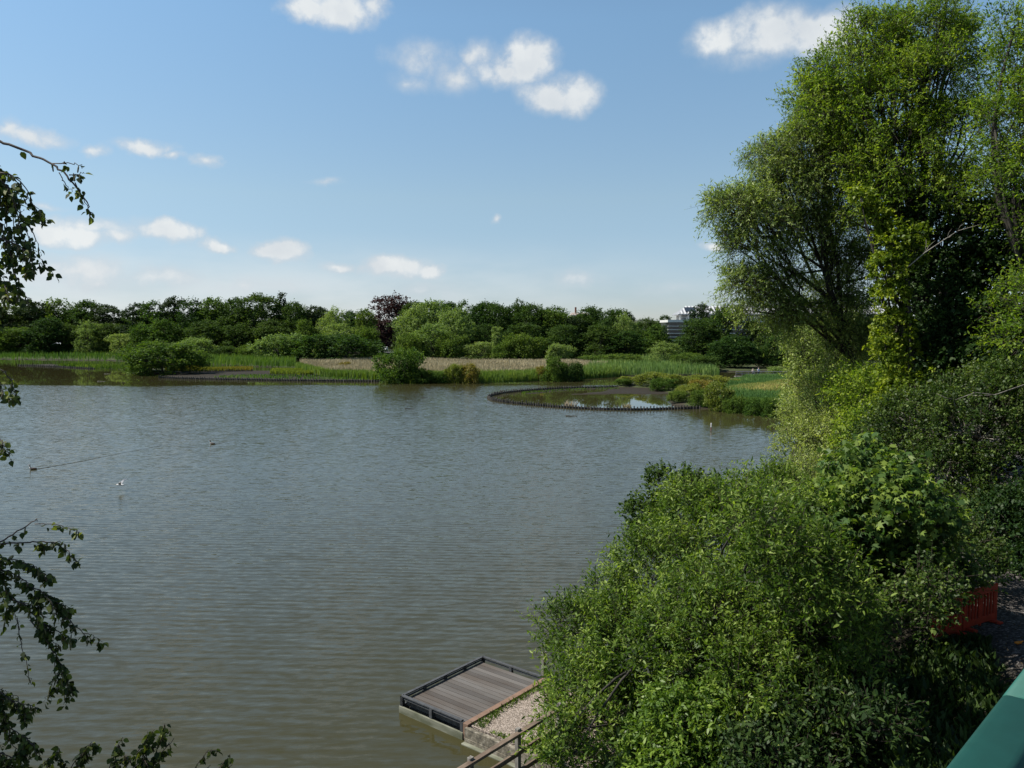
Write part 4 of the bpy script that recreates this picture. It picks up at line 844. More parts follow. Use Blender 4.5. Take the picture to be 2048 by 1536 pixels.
# --- round leaved bush behind, with small white-flecked leaves over the barrier
big('dogwood_bush','small leaved bush with pale glinting leaves above the red barrier','bush',[PL(1855,1175,17,55,42,.6),PL(1880,1225,16.6,45,42,.5),PL(1810,1230,16.5,50,45,.6),PL(1890,1100,23,90,75,1.2),PL(1830,1200,19.5,60,55,.8),PL(1900,1170,20,55,45,.8),PL(1930,1130,22,60,60,1.),PL(1960,1060,27,60,60,1.),PL(1770,1230,22,50,60,.9)],(13.4,25.5),(13.4,25.5,4.2),'haw_leaf',106,420,.32,8,.34,7,.085,.055,T_OVATE,r0=.08,nb=60)
big('shade_bush','black shade coloured bush at the right edge above the sunlit gravel','bush',[PL(2010,1080,26,60,90,1.4),PL(2060,1170,24,60,70,1.2),PL(2010,1160,25,40,50,.9),PL(2080,1040,26,60,90,1.4)],(16.5,24.5),(16.5,24.5,4.),'shade_coloured_leaf',116,420,.36,8,.36,6,.12,.07,T_OVATE,r0=.1,nb=40,tw=0)  # bush set here with deep shade painted into its near-black leaves
# --- hawthorn mass
big('hawthorn_tree','dense small leaved hawthorn at the right edge, below the ivy','tree',[PL(1920,820,31,90,60,1.8),PL(2000,790,31,70,60,1.8),PL(1850,860,32,100,70,2.),PL(1960,860,30,110,100,2.),PL(1790,900,33,80,60,1.4),PL(1880,960,30,110,70,1.8),PL(2020,960,29,90,110,1.8),PL(2060,850,30,80,100,1.8),PL(1750,960,33,50,40,1.)],(18,31),(18,31,6.),'haw_leaf',107,950,.36,11,.42,8,.095,.06,T_OVATE,r0=.2,nb=140,bark='pale_bark',tw=.4)
# --- osier thicket along the shore
big('osier_bush','pale osier thicket hanging over the water behind the sallow','bush',[PL(1640,830,44,70,80,2.4),PL(1600,900,42,38,60,1.6),PL(1690,900,40,90,70,2.4),PL(1640,960,37,60,50,1.8),PL(1720,820,44,60,60,2.),PL(1600,970,36,40,40,1.2)],(20,43),(19.5,43,1.8),'willow_leaf',108,620,.5,8,.55,7,.15,.045,r0=.14,nb=80,up=.6,tr=.008)
big('willow_bush','yellow green willow bush below the leaning willow trunk, by the water','bush',[PL(1650,720,50,70,75,2.6),PL(1620,790,50,45,60,2.),PL(1720,730,50,60,70,2.4),PL(1680,660,51,50,40,1.8),PL(1600,700,50,22,40,1.2),PL(1600,850,48,36,50,1.6)],(22.5,51),(21.5,50.5,3),'willow_leaf',109,520,.55,8,.6,7,.17,.055,r0=.18,nb=80,up=.5,tr=.01)
big('understorey_bush','dull green bush between the osier thicket and the hawthorn','bush',[PL(1760,800,38,70,60,2.),PL(1740,880,36,70,60,1.8),PL(1700,780,40,40,40,1.4),PL(1830,780,36,60,60,1.6)],(18.3,37),(18.2,37,4),'ash_leaf',110,420,.45,8,.45,7,.14,.06,T_OVATE,r0=.12,nb=60)
# --- crack willow leaning out over the lake
wb = (23.5, 47.5); wf = W(1650,540,Y=43.5)
Lw = [PL(1700,560,45,36,34,1.5),PL(1715,620,45,36,40,1.5),PL(1725,520,44,34,36,1.5),PL(1745,680,45.5,36,40,1.5),PL(1560,555,43,40,30,1.4),PL(1510,560,42.5,40,30,1.6),PL(1660,520,44,40,30,1.6),PL(1475,420,42,55,45,2.),PL(1520,450,42,60,60,2.2),PL(1570,380,43,70,65,2.4),PL(1545,320,43,45,50,1.8),PL(1480,500,42,40,38,1.5),PL(1490,570,42,38,40,1.5),PL(1540,620,43,55,40,2.),PL(1620,460,43,55,45,2.),PL(1660,370,43,60,70,2.4),
      PL(1600,300,43,50,60,2.),PL(1600,640,44,60,38,2.),PL(1660,590,45,45,34,1.8),PL(1680,470,45,50,50,2.),PL(1700,680,45,50,40,2.),PL(1640,250,43,50,60,2.),PL(1550,500,42,34,20,1.2),PL(1440,400,42,22,22,.8),PL(1450,470,42,18,22,.8),PL(1580,570,43,35,18,1.2)]
big('crack_willow','large pale willow leaning out over the lake with sky showing between its limbs','tree',Lw,wb,wf,'willow_leaf',111,1550,.52,10,.75,9,.17,.042,r0=.24,nb=130,tw=.7,tr=.009,up=.1,droop=.35,ldroop=.5,shell=.75,inner=.45,r_b=.07,wob=.07,keep=.25)
# --- tall ash behind, top of the picture
Lf = [PL(1700,150,41,70,70,3.),PL(1760,90,41,60,50,2.4),PL(1840,70,40,80,55,3.),PL(1660,230,41,60,60,2.6),PL(1740,230,40,90,80,3.),PL(1840,180,39,90,80,3.),PL(1900,110,40,50,60,2.4),PL(1690,310,41,60,60,2.4),PL(1790,320,39,80,70,3.),PL(1890,280,39,80,70,3.),PL(1610,190,42,34,36,1.4),
      PL(1730,400,40,60,50,2.4),PL(1850,400,38,70,60,2.6),PL(1640,150,41,34,30,1.2),PL(1710,50,41,22,26,1.),PL(1950,380,39,60,60,2.4)]
big('ash_tree','tall yellow green ash rising above the willow to the top of the picture','tree',Lf,(24,42),W(1830,420,Y=40),'ash_leaf',112,1150,.5,12,.7,9,.15,.05,r0=.5,nb=200,tw=.6,tr=.009,up=.3,droop=.15,ldroop=.35,shell=.7,inner=.5,r_b=.06,wob=.07,keep=.25)
Lr = [PL(2050,130,34,60,80,2.4),PL(2060,220,34,60,90,2.4),PL(1990,260,34,50,60,2.),PL(2040,380,34,80,90,2.6),PL(2100,100,34,80,80,2.6),PL(2030,50,34,30,30,1.),PL(2170,300,32,120,250,4.),PL(2150,650,30,120,150,4.)]
big('ash_tree','dark leafed ash cut by the right edge of the picture','tree',Lr,(26,35),W(2060,560,Y=34.5),'ash_leaf',113,950,.5,9,.6,8,.14,.05,r0=.4,nb=120,tw=.5,tr=.008,up=.3,droop=.1,shell=.6,r_b=.05)
# --- ivy column
Li = [PL(1770,700,35.5,30,40,.8),PL(1830,840,34.5,40,40,1.2),PL(1790,800,35,40,30,1.),PL(1840,900,33.5,40,30,1.2),PL(1785,480,35.5,28,34,.8),PL(1775,540,35.5,30,38,.8),PL(1780,600,35.5,32,38,.8),PL(1790,660,35.5,34,38,.8),PL(1800,720,35.5,34,38,.9),PL(1750,430,36,22,22,.6),PL(1722,395,36,18,16,.5),PL(1815,775,35,34,34,1.),PL(1830,500,36,22,24,.6),PL(1835,470,36,18,16,.5)]
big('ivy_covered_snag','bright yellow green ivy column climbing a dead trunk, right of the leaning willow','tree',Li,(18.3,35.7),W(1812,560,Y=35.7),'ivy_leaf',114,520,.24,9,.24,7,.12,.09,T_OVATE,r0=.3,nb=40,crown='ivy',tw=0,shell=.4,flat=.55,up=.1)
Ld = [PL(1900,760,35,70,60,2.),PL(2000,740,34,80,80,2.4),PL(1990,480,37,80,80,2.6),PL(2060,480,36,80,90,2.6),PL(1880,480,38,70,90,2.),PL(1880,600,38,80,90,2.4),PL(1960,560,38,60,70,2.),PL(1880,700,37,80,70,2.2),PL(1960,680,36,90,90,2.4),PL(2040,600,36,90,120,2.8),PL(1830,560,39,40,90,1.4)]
big('ivy_clad_tree','dark shade coloured ivy covered tree behind the bright ivy column','tree',Ld,(20.8,37.2),W(1890,560,Y=37.5),'shade_coloured_leaf',115,950,.5,9,.5,7,.17,.12,T_OVATE,r0=.4,nb=60,crown='ivy',tw=0,up=.1,inner=.3,keep=.6)  # ivy coloured near black to carry the shade behind the bright column
# dead bare twigs catching the sun
def deadbranch(pts, r, label, seed):
    rng = np.random.default_rng(seed); P = [W(a, b, Y=y) for a, b, y in pts]; b0 = P[0]; mb = MB(); n_ = len(P)
    Q = [p_ - b0 for p_ in P]; mb.loft(Q, [r * (1 - .75 * i / (n_ - 1)) for i in range(n_)], 6)
    for i in range(1, n_):
        for k in range(2):
            d = (Q[i] - Q[i-1]); d = d / np.linalg.norm(d); e = Q[i] + (d + .8 * unit(rng, 1)[0]) * .55
            mb.loft([Q[i], (Q[i] + e) / 2 + .05 * unit(rng, 1)[0], e], [r * .4, r * .3, r * .12], 4)
    return tag(mb.build('dead_branch', M['pale_bark'], None, True, tuple(b0)), label, 'branch')
deadbranch([(1795,552,35),(1850,505,34.5),(1895,475,34.2),(1915,462,34)], .035, 'bare pale dead branch slanting up across the dark ivy', 1)
deadbranch([(2048,770,28.5),(1990,790,28.5),(1950,785,28.3),(1910,800,28)], .03, 'bare pale dead branch lying across the hawthorn leaves', 2)
deadbranch([(1800,1110,23),(1760,1092,23),(1720,1085,23),(1695,1088,23)], .018, 'thin bare twig sticking out between maple and sallow', 3)
# shading wood along the track, beyond the right edge
for i, (x, y, h) in enumerate([(27,25,17),(22,18,15),(31,32,17),(20,11,14)]):
    me, tm, w0, h0 = protos['oak'][i % 4]; z0 = gz(x, y)
    o = empty('broadleaf_tree', (x, y, z0), 'shady tree of the wood along the track beyond the right edge', 'tree', 'shady trees along the track'); o.scale = (.85, .85, h / h0)
    mobj('crown', me, o); mobj('trunk', tm, o)

# ================================================================== birch twigs on the left, near the camera
def birch():
    rng = np.random.default_rng(201); b = np.array([-7.6, 5.2, 2.0]); root = empty('birch_tree', b, 'birch with hanging leafy twigs and catkins along the left edge, close to the viewer', 'tree')
    wood = MB(); P_, D_, N_, ll, lw, vr = [], [], [], [], [], []; CP, CD = [], []
    trunk = [(0, 0, 0), (.1, 0, 3), (.0, .1, 6), (.15, .1, 9), (.1, 0, 12), (.3, .1, 15)]
    tk = MB(); tk.loft(trunk, [.2, .17, .15, .12, .08, .03], 12); tk.build('trunk', M['birch_bark'], root, True)
    def twig(pts, r, nleaf, side_p=.5, sub=0, lsz=.038):
        nleaf = int(nleaf * 1.6)
        pts = [np.array(p_, float) for p_ in pts]; n_ = len(pts)
        dense = []
        for i in range(n_ - 1):
            for t in np.linspace(0, 1, 6)[:-1]: dense.append(pts[i] * (1 - t) + pts[i+1] * t)
        dense.append(pts[-1]); dn = []
        for i in range(len(dense)): lo, hi = max(0, i - 3), min(len(dense), i + 4); dn.append(np.mean(dense[lo:hi], axis=0) + rng.normal(size=3) * .004)
        dn[0] = dense[0]; K = len(dn)
        wood.loft([d - b for d in dn], [r * (1 - .8 * i / (K - 1)) + .0009 for i in range(K)], 5)
        for _ in range(nleaf):
            s = .12 + .88 * rng.random(); f = s * (K - 1); i = min(int(f), K - 2); p_ = dn[i] + (dn[i+1] - dn[i]) * (f - i)
            d = unit(rng, 1)[0] * .8 + np.array([0, 0, -.75]); P_.append(p_ + d * .014 - b); D_.append(d); N_.append(unit(rng, 1)[0] + np.array([.2, -.3, .3]))
            s_ = lsz * (.6 + .6 * rng.random()); ll.append(s_); lw.append(s_ * .72); vr.append(rng.random() ** 1.5)
            if rng.random() < .28: CP.append(p_ - b); CD.append(np.array([.2 * rng.normal(), .2 * rng.normal(), -1]))
        for _ in range(sub):
            i = rng.integers(K // 5, K - 1); q = dn[i]; L_ = .05 + .13 * rng.random(); o1 = rng.normal(size=3) * [.5, .5, .2] + (dn[-1] - dn[0]) / (np.linalg.norm(dn[-1] - dn[0]) + 1e-6) * .5
            twig([q, q + o1 * L_ * .5 + [0, 0, -.05 * L_], q + o1 * L_ * .8 + [0, 0, -.55 * L_]], r * .4, 7, lsz=lsz)
    def T2(pl, r, nl, sub=0, lsz=.038): twig([W(x, y, Y=d) for x, y, d in pl], r, nl, sub=sub, lsz=lsz)
    # upper arching spray
    T2([(-420,330,4.4),(-120,262,4.1),(0,277,4),(60,305,4),(105,330,3.95),(140,355,3.9),(165,395,3.9),(192,440,3.9)], .008, 4, 0)
    T2([(105,327,3.95),(150,325,3.9),(172,340,3.9)], .002, 4); T2([(118,345,3.9),(130,375,3.9),(150,385,3.9)], .002, 4); T2([(150,365,3.9),(165,390,3.9),(190,445,3.9)], .002, 13); T2([(138,350,3.9),(160,350,3.9),(168,345,3.9)], .002, 5)
    # hanging curtain
    for (x0, y0, x1, y1, nl, sb) in [(-60,300,8,520,40,5),(-40,290,25,450,34,4),(-20,300,40,560,44,6),(-10,310,20,600,44,5),(0,325,60,600,44,6),(10,330,90,470,28,3),(5,350,72,540,40,5),(-30,380,45,650,44,5),(-40,420,10,640,44,4),(20,400,85,525,20,2),(-50,500,-5,690,40,4),(30,480,70,560,24,2),(-60,330,5,420,40,4),(-70,450,20,600,40,4)]:
        d = 4.0 + .5 * rng.random(); T2([(x0 - 200, y0 - 40, d), (x0, y0, d), ((x0 + x1) / 2 + 12, (y0 * .6 + y1 * .4), d), (x1, y1, d)], .004, nl, sb)
    T2([(0,345,4),(30,355,4),(60,405,4),(95,440,4)], .002, 12)
    # mid small sprays
    T2([(-250,700,4.2),(-60,715,4.1),(0,735,4),(18,750,4),(30,785,4),(36,800,4)], .004, 16, 1); T2([(-80,740,4.2),(0,760,4.1),(8,800,4)], .003, 14, 1); T2([(-80,850,4.2),(-10,870,4.1),(8,885,4),(4,910,4)], .003, 12, 1)
    # lower spray
    T2([(-350,1180,4.6),(-60,1100,4.4),(0,1088,4.4),(45,1055,4.4),(92,1032,4.4)], .007, 10)
    T2([(0,1088,4.4),(60,1085,4.4),(105,1078,4.4),(140,1105,4.4),(165,1135,4.4)], .004, 28, 2); T2([(70,1048,4.4),(110,1050,4.4),(150,1055,4.4),(165,1072,4.4)], .002, 12)
    T2([(-40,1110,4.4),(40,1120,4.4),(80,1140,4.4),(108,1160,4.4)], .003, 50, 4); T2([(-300,1150,4.6),(-30,1160,4.5),(40,1200,4.4),(75,1240,4.4),(110,1260,4.4),(140,1285,4.4)], .006, 44, 8)
    T2([(60,1175,4.4),(110,1190,4.4),(130,1230,4.4)], .003, 40, 4); T2([(90,1225,4.4),(135,1232,4.4),(165,1265,4.4),(180,1285,4.4)], .003, 22, 2); T2([(60,1240,4.4),(105,1290,4.4),(125,1340,4.4),(150,1400,4.4)], .003, 54, 6)
    T2([(34,1235,4.4),(40,1290,4.4),(55,1330,4.4),(66,1385,4.4)], .002, 10); T2([(100,1270,4.4),(112,1350,4.4),(118,1385,4.4)], .002, 16, 1); T2([(-30,1080,4.4),(0,1120,4.4),(12,1180,4.4),(15,1250,4.4)], .003, 46, 5); T2([(-30,1130,4.4),(50,1150,4.4),(80,1200,4.4),(70,1225,4.4)], .003, 46, 4)
    # lowest masses
    for (x0, y0, x1, y1, nl, sb) in [(-60,1330,30,1480,50,5),(-40,1360,70,1450,50,5),(-60,1400,60,1540,50,5),(-30,1390,85,1420,30,3),(-70,1440,30,1560,50,5),(-40,1350,5,1440,40,4),(-20,1440,90,1510,40,4),(10,1500,70,1580,40,4)]:
        T2([(x0 - 250, y0 - 30, 4.7), (x0, y0, 4.6), ((x0 + x1) / 2 + 10, y0 * .6 + y1 * .4, 4.6), (x1, y1, 4.6)], .004, nl, sb)
    # upright shoots at the bottom
    for (x0, y0, x1, y1, nl, sb) in [(300,1600,335,1420,50,5),(280,1600,300,1440,40,4),(420,1620,470,1490,30,3),(360,1600,430,1480,30,3),(100,1600,200,1460,40,4),(60,1600,130,1480,36,4),(200,1620,330,1430,40,5),(180,1640,260,1445,36,4),(210,1600,365,1440,40,4),(120,1640,175,1485,36,4),(150,1640,120,1500,24,3),(60,1640,150,1500,30,3),(240,1620,370,1450,26,2),(330,1640,440,1510,24,3),(400,1640,475,1510,20,2),(370,1640,400,1520,20,2),(230,1620,235,1500,30,3)]:
        T2([(x0 - 120, y0 + 260, 5.3), (x0, y0, 5.2), ((x0 + x1) / 2 - 8, (y0 + y1) / 2, 5.2), (x1, y1, 5.2)], .005, nl, sb, .046)
    # limbs carrying the sprays
    for z, e in ((11.2, (-420,330,4.4)), (10.8, (-260,300,4.2)), (9.9, (-250,700,4.2)), (8.9, (-350,1180,4.6)), (8.6, (-310,1330,4.7)), (6.9, (80,1900,5.3)), (7.0, (210,1880,5.3))):
        e = W(e[0], e[1], Y=e[2]); wood.loft([(.1, .05, z - b[2] - .6), tuple((e - b) * .6 + np.array([.1, .05, z - b[2]]) * .4 + [0, 0, .15]), tuple(e - b)], [.035, .02, .008], 7)
    Lb = [(1.5,0,4.5,1.5,1.2,1.4),(1.3,.6,7,1.7,1.4,1.6),(1.3,-.4,9.2,1.7,1.4,1.5),(.4,.3,11.5,1.6,1.6,1.6),(.2,0,13.8,1.2,1.2,1.4),(-1.2,.3,6.5,1.6,1.5,1.7),(-1.3,-.2,9.5,1.6,1.5,1.8)]
    fo = foliage(Lb, rng, 260, .35, 8, .4, 7, .055, .042, up=-.3, droop=.3, ldroop=.6, shell=.8, inner=.3, keep=.5)
    for q_ in Lb: wood.loft(bend((0, 0, q_[2] - 1), q_[:3], rng, 5, .08), [.04, .032, .025, .016, .006], 6)
    mobj('crown', leaf_mesh('crown', fo['P'], fo['D'], fo['N'], fo['ll'], fo['lw'], M['birch_leaf'], fo['var'], T_OVATE), root)
    wood.build('twigs', M['twig'], root, True)
    mobj('leaves', leaf_mesh('leaves', np.array(P_), np.array(D_), np.array(N_), np.array(ll), np.array(lw), M['birch_leaf'], np.array(vr), T_OVATE), root)
    CP_, CD_ = np.array(CP), np.array(CD); cat = MB()
    for p_, d in zip(CP_, CD_):
        cat.loft([p_, p_ + d * .012, p_ + d * .03, p_ + d * .036], [.0015, .004, .0035, .001], 5)
    tag(cat.build('catkins', plain('catkin', (.13,.12,.04), (.06,.05,.02), .8, 60), root), kind='stuff')
birch()

# ================================================================== pontoon, landing, fence, barrier, parapet
M['deck_plank'] = plain('deck_plank', (.105,.098,.09), (.065,.05,.038), .75, 2.2, .0, stretch=(.25, 1, 1), lo=.3, hi=.7)
dn_ = M['deck_plank'].node_tree; pb = next(q_ for q_ in dn_.nodes if q_.type == 'BSDF_PRINCIPLED'); src = pb.inputs['Base Color'].links[0].from_socket
hs_ = dn_.nodes.new('ShaderNodeHueSaturation'); oi_ = dn_.nodes.new('ShaderNodeObjectInfo'); mr_ = dn_.nodes.new('ShaderNodeMapRange'); dn_.links.new(oi_.outputs['Random'], mr_.inputs[0]); mr_.inputs[3].default_value = .72; mr_.inputs[4].default_value = 1.25
dn_.links.new(mr_.outputs[0], hs_.inputs['Value']); dn_.links.new(src, hs_.inputs['Color']); dn_.links.new(hs_.outputs[0], pb.inputs['Base Color'])
M['frame_timber'] = plain('frame_timber', (.06,.063,.066), (.035,.036,.038), .7, 10, .002)
M['mossy_board'] = plain('mossy_board', (.21,.21,.16), (.08,.085,.05), .9, 5, .002, stretch=(.3, 1, 1))
M['kerb_board'] = plain('kerb_board', (.2,.12,.08), (.14,.085,.055), .8, 6, stretch=(.3, 1, 1))
m, n, l, o_ = newmat('stained_wall'); p = n.new('ShaderNodeBsdfPrincipled'); l.new(p.outputs[0], o_.inputs[0]); p.inputs['Roughness'].default_value = .9
tcn = n.new('ShaderNodeTexCoord'); t = n.new('ShaderNodeTexNoise'); t.inputs['Scale'].default_value = 7; t.inputs['Detail'].default_value = 8; t.inputs['Roughness'].default_value = .7; l.new(tcn.outputs['Object'], t.inputs['Vector'])
r = n.new('ShaderNodeValToRGB'); e = r.color_ramp.elements; e[0].position = .38; e[0].color = (.05,.045,.035,1); e[1].position = .66; e[1].color = (.3,.27,.22,1); k = e.new(.52); k.color = (.14,.12,.085,1); l.new(t.outputs[0], r.inputs[0]); l.new(r.outputs[0], p.inputs['Base Color']); M['stained_wall'] = m
pon = empty('wooden_platform', (*PA, 0), 'square wooden pond dipping platform with low dark edge rails, moored at the gravel landing', 'platform', None, PANG)
zd = .34; nP = 17; pwid = (LEN_Y - .22) / nP
for i in range(nP):
    MB().box((LEN_X/2, .12 + pwid * (i + .5), zd - .02), (LEN_X - .06, pwid - .02, .035), bev=.004).build('deck_plank', M['deck_plank'], pon)
MB().box((LEN_X/2, LEN_Y/2, zd - .1), (LEN_X - .14, LEN_Y - .14, .1)).build('bearer', M['old_timber'], pon)
def edge(a, b, n_post):
    a, b = Vector(a), Vector(b)
    MB().bar((*a, .45), (*b, .45), .085, .035, .004).build('top_rail', M['frame_timber'], pon)
    MB().bar((*a, .375), (*b, .375), .035, .035).build('lower_rail', M['frame_timber'], pon)
    for i in range(n_post + 1):
        q = a + (b - a) * i / n_post; MB().box((q.x, q.y, .22), (.09, .09, .42)).build('post', M['frame_timber'], pon)
edge((0, 0), (LEN_X, 0), 2); edge((0, 0), (0, LEN_Y), 4); edge((0, LEN_Y), (LEN_X, LEN_Y), 2)
MB().box((LEN_X/2, -.05, .085), (LEN_X + .12, .05, .19), bev=.004).build('fender_board', M['mossy_board'], pon)
MB().box((-.06, LEN_Y/2, .085), (.05, LEN_Y + .1, .19), bev=.004).box((LEN_X/2, LEN_Y + .06, .085), (LEN_X, .05, .19)).build('fender_board', M['frame_timber'], pon)
MB().box((LEN_X/2, LEN_Y/2, -.02), (LEN_X - .2, LEN_Y - .3, .28)).build('float', M['old_timber'], pon)
q = pw(LEN_X - .05, LEN_Y + .18)
mp_ = empty('mooring_post', (q[0], q[1], 0), 'upright square timber post at the far right corner of the platform', 'post', None, PANG)
MB().box((0, 0, .1), (.1, .1, 1.9), bev=.008).build('shaft', M['grey_timber'], mp_); MB().box((0, 0, 1.065), (.12, .12, .03), bev=.01).build('cap', M['grey_timber'], mp_)
land = empty('gravel_landing', (*PA, 0), 'gravel filled landing edged with reddish boards and a stained retaining wall', 'landing', None, PANG)
lx0, lx1 = LEN_X + .07, LX2; zl = .38
m, n, l, o_ = newmat('pink_gravel'); p = n.new('ShaderNodeBsdfPrincipled'); l.new(p.outputs[0], o_.inputs[0]); p.inputs['Roughness'].default_value = .9
tcn = n.new('ShaderNodeTexCoord'); v = n.new('ShaderNodeTexVoronoi'); v.inputs['Scale'].default_value = 42; l.new(tcn.outputs['Object'], v.inputs['Vector'])
r = n.new('ShaderNodeValToRGB'); e = r.color_ramp.elements; e[0].color = (.09,.072,.055,1); e[1].color = (.38,.32,.27,1); k = e.new(.5); k.color = (.21,.165,.13,1); sx = n.new('ShaderNodeSeparateColor'); l.new(v.outputs['Color'], sx.inputs[0]); l.new(sx.outputs[0], r.inputs[0]); l.new(r.outputs[0], p.inputs['Base Color'])
bb = n.new('ShaderNodeBump'); bb.inputs['Distance'].default_value = .012; bb.invert = True; l.new(v.outputs['Distance'], bb.inputs['Height']); l.new(bb.outputs[0], p.inputs['Normal']); M['gravel'] = m
MB().box(((lx0+lx1)/2 + .09, LEN_Y/2, zl/2 - .2), (lx1 - lx0 - .1, LEN_Y - .1, zl + .4)).build('gravel_bed', M['gravel'], land)
MB().box((lx0 + .07, LEN_Y/2, zl - .15), (.16, LEN_Y + .1, .4), bev=.006).build('kerb_board', M['kerb_board'], land)
for k in range(2): MB().box(((lx0+lx1)/2 + .1, -.06 - .012 * k, zl - .13 - .235 * k), (lx1 - lx0, .12, .23), bev=.008).build('retaining_board', M['stained_wall'], land)
MB().box(((lx0+lx1)/2 + .1, -.16, -.12), (lx1 - lx0, .16, .3), bev=.01).build('wall_footing', M['mossy_board'], land)
def pwl(pts): return [pw(*q_)[:2] for q_ in pts]
def tufts(name, label, poly, n, h, mat, seed, z, bw=.03):
    rng = np.random.default_rng(seed); P = np.array(poly); lo, hi = P.min(0), P.max(0); x = lo[0] + (hi[0]-lo[0]) * rng.random(n*4); y = lo[1] + (hi[1]-lo[1]) * rng.random(n*4); k = inpoly(x, y, poly); x, y = x[k][:n], y[k][:n]; n = len(x)
    Pp = np.stack([x, y, z + 0*x], 1); D = unit(rng, n) * .8 + [0, 0, 1.]; me = leaf_mesh(name, Pp, D, unit(rng, n), h * (.5 + rng.random(n)), bw, M[mat], rng.random(n)); return tag(mobj(name, me), label, 'grass', kind='stuff')
tufts('grass_fringe', 'green grass growing along the inner side of the reddish landing kerb', pwl([(lx0+.16,.1),(lx0+.5,.05),(lx0+.36,1.),(lx0+.3,LEN_Y),(lx0+.16,LEN_Y)]), 800, .1, 'mid_leaf', 301, zl)
tufts('grass_fringe', 'short grass tufts at the near corner of the gravel landing', pwl([(lx0+.7,.05),(lx0+2.4,.02),(lx0+2.2,.3),(lx0+1.,.25)]), 220, .09, 'elder_leaf', 302, zl)
# fence: square rails on posts
fa, fb, fc = W(945,1519,z=2.02), W(1040,1461,z=2.02), W(1117,1418,z=2.02)
fd = (fb - fa)[:2]; sp_f = np.linalg.norm(fd); fd = fd / sp_f; fn = np.array([-fd[1], fd[0]])
fb0 = fa[:2] - fd * sp_f * 1.0
fen = empty('post_and_rail_fence', (fb0[0], fb0[1], .8), 'weathered post and rail fence at the bottom, between the water and the sallow bush', 'fence', None, math.atan2(fd[1], fd[0]))
for i in range(4):
    MB().box((i * sp_f, .05, .2), (.1, .085, 2.1), bev=.006).build('post', M['grey_timber'], fen)
for z, w_, h_ in ((1.17, .11, .06), (.79, .045, .1), (.4, .045, .1)):
    MB().box((sp_f * 1.5, -.02 if w_ < .1 else .0, z), (sp_f * 3 + .3, w_, h_), bev=.005).build('rail', M['rail_timber'], fen)
# red barrier: two linked plastic panels with slots, on feet
M['red_plastic'] = plain('red_plastic', (.42,.035,.012), (.3,.028,.01), .6, 3)
def barrier(px0, py0, px1, py1, label, zg=2.47):
    a, b = W(px0, py0, z=zg), W(px1, py1, z=zg); d = (b - a)[:2]; Lb = np.linalg.norm(d)
    o = empty('plastic_barrier', tuple(a), label, 'barrier', None, math.atan2(d[1], d[0])); mb = MB()
    H_ = 1.0; mb.box((Lb/2, 0, .14), (Lb, .045, .16), bev=.01).box((Lb/2, 0, H_ - .1), (Lb, .05, .2), bev=.012).box((.05, 0, H_/2), (.09, .047, H_), bev=.01).box((Lb - .05, 0, H_/2), (.09, .047, H_), bev=.01).box((Lb/2, 0, H_/2), (.07, .046, H_), bev=.01)
    k = int(Lb / .125)
    for i in range(1, k): mb.box((i * Lb / k, 0, .5), (.045, .04, .6))
    mb.build('panel', M['red_plastic'], o)
    for x in (.18, Lb - .18): MB().box((x, 0, .03), (.14, .5, .07), bev=.015).build('foot', M['red_plastic'], o)
barrier(1925, 1262, 1992, 1241, 'red slotted plastic barrier panel farther along the track, right of a pair'); barrier(1862, 1290, 1922, 1264, 'red slotted plastic barrier panel half hidden by leaves, left of a pair')
q = W(2036, 1290, z=2.5); g_ = gz(q[0], q[1])
tag(MB().box((0, 0, .02), (.16, .09, .04), .4, bev=.012).loft([(.05,0,.03),(.14,.03,.05)], [.03,.01], 6).build('orange_scrap', plain('orange_plastic', (.8,.25,.02), None, .5, 5), None, False, (q[0], q[1], g_ + .01)), 'small scrap of orange plastic lying on the sunlit gravel of the track', 'litter')
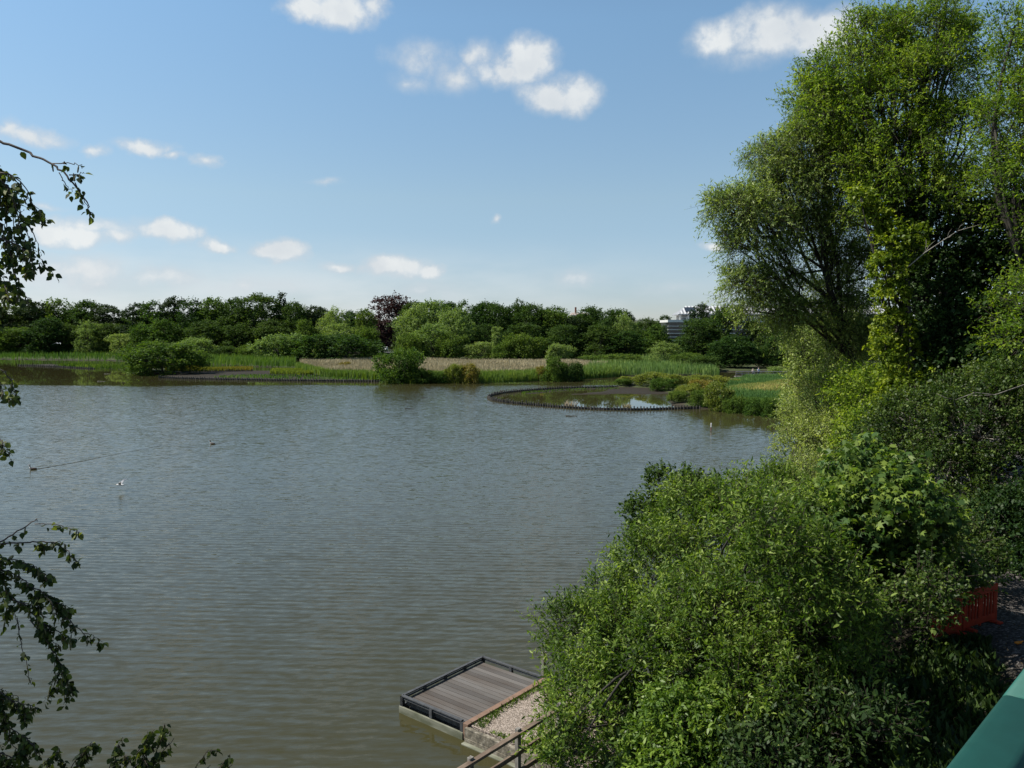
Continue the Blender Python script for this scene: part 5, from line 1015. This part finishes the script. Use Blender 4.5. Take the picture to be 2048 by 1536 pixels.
# green parapet rail close to the viewer
M['green_paint'] = plain('green_paint', (.014,.095,.075), (.012,.085,.066), .6, 35, .0006, spec=.25)
M['green_dark'] = plain('green_dark', (.016,.10,.075), None, .5, 20)
zr_ = 9.3; e0, e1 = W(1880,1536,z=zr_), W(2048,1325,z=zr_); rd = (e1 - e0)[:2]; rd /= np.linalg.norm(rd); rn = np.array([rd[1], -rd[0]])
par = empty('green_parapet', (*(e0[:2] + rn * .046), 0), 'green painted steel parapet rail crossing the bottom right corner close to the viewer', 'parapet', None, math.atan2(rd[1], rd[0]))
jt = float(np.dot(W(2000,1383,z=zr_)[:2] - e0[:2], rd))
def railpiece(x0, x1):
    prof = []
    for a in range(24):
        t = a * 2 * math.pi / 24; cx_, sx_ = math.cos(t), math.sin(t); prof.append((.046 * np.sign(cx_) * abs(cx_) ** .35, zr_ - .03 + .03 * np.sign(sx_) * abs(sx_) ** .55))
    V = [(x, y, z) for x in (x0, x1) for y, z in prof]; k = 24
    MB().add(V, [tuple(range(k)), tuple(range(k, 2*k))[::-1]] + [(i, (i+1) % k, (i+1) % k + k, i + k) for i in range(k)]).build('top_rail', M['green_paint'], par, True)
railpiece(-2.5, jt - .004); railpiece(jt + .004, 3.5)
mb = MB(); mb.loft([(jt - .006, 0, zr_ - .03), (jt + .006, 0, zr_ - .03)], [(.0445, .029)] * 2, 16).build('joint_sleeve', M['green_dark'], par)
for i in range(5): MB().box((-2.2 + i * 1.35, -.005, zr_ - .62), (.06, .05, 1.15)).build('post', M['green_paint'], par)
MB().box((.5, -.03, zr_ - .55), (5.9, .012, .86)).build('infill_panel', M['green_dark'], par)
dk = empty('footbridge', (*(e0[:2]), 0), 'dark bridge deck under the green parapet, just inside the bottom right corner', 'bridge', None, math.atan2(rd[1], rd[0]))
MB().box((0, -1.35, 8.05), (14, 2.6, .16)).build('deck', plain('deck_asphalt', (.04,.04,.042), None, .9, 20), dk)
for yy in (-.25, -2.5): MB().box((0, yy, 7.75), (14, .25, .44)).build('girder', M['green_dark'], dk)
for xx in (-6.5, 6.2): MB().box((xx, -1.35, 5.0), (.5, 2.3, 5.2)).build('pier', M['old_timber'], dk)
# leaf litter and stones on the track, individually small
tufts('track_litter', 'dead leaves and pale stones scattered on the track below the parapet', [(8,11),(13,16),(18,24),(14,24),(9,17)], 700, .05, 'litter_leaf', 303, 2.5, .04)
tufts('ground_cover', 'low dark plants under the bushes along the right bank', [(0.8,13),(3,18.),(6,24),(9,30),(15,40),(19,40),(13,28),(9,20),(7,14),(3,11)], 9000, .35, 'shade_coloured_leaf', 304, 1.4, .12)
tufts('ground_cover', 'dark low plants added to darken the ground beside the track under the parapet', [(6.2,12),(8.6,13.2),(10.8,17.2),(11.6,19),(9.6,18.6),(7,15.5)], 2600, .26, 'shade_coloured_leaf', 305, 2.46, .1)  # plants added in a shade-dark colour to black out a lit patch
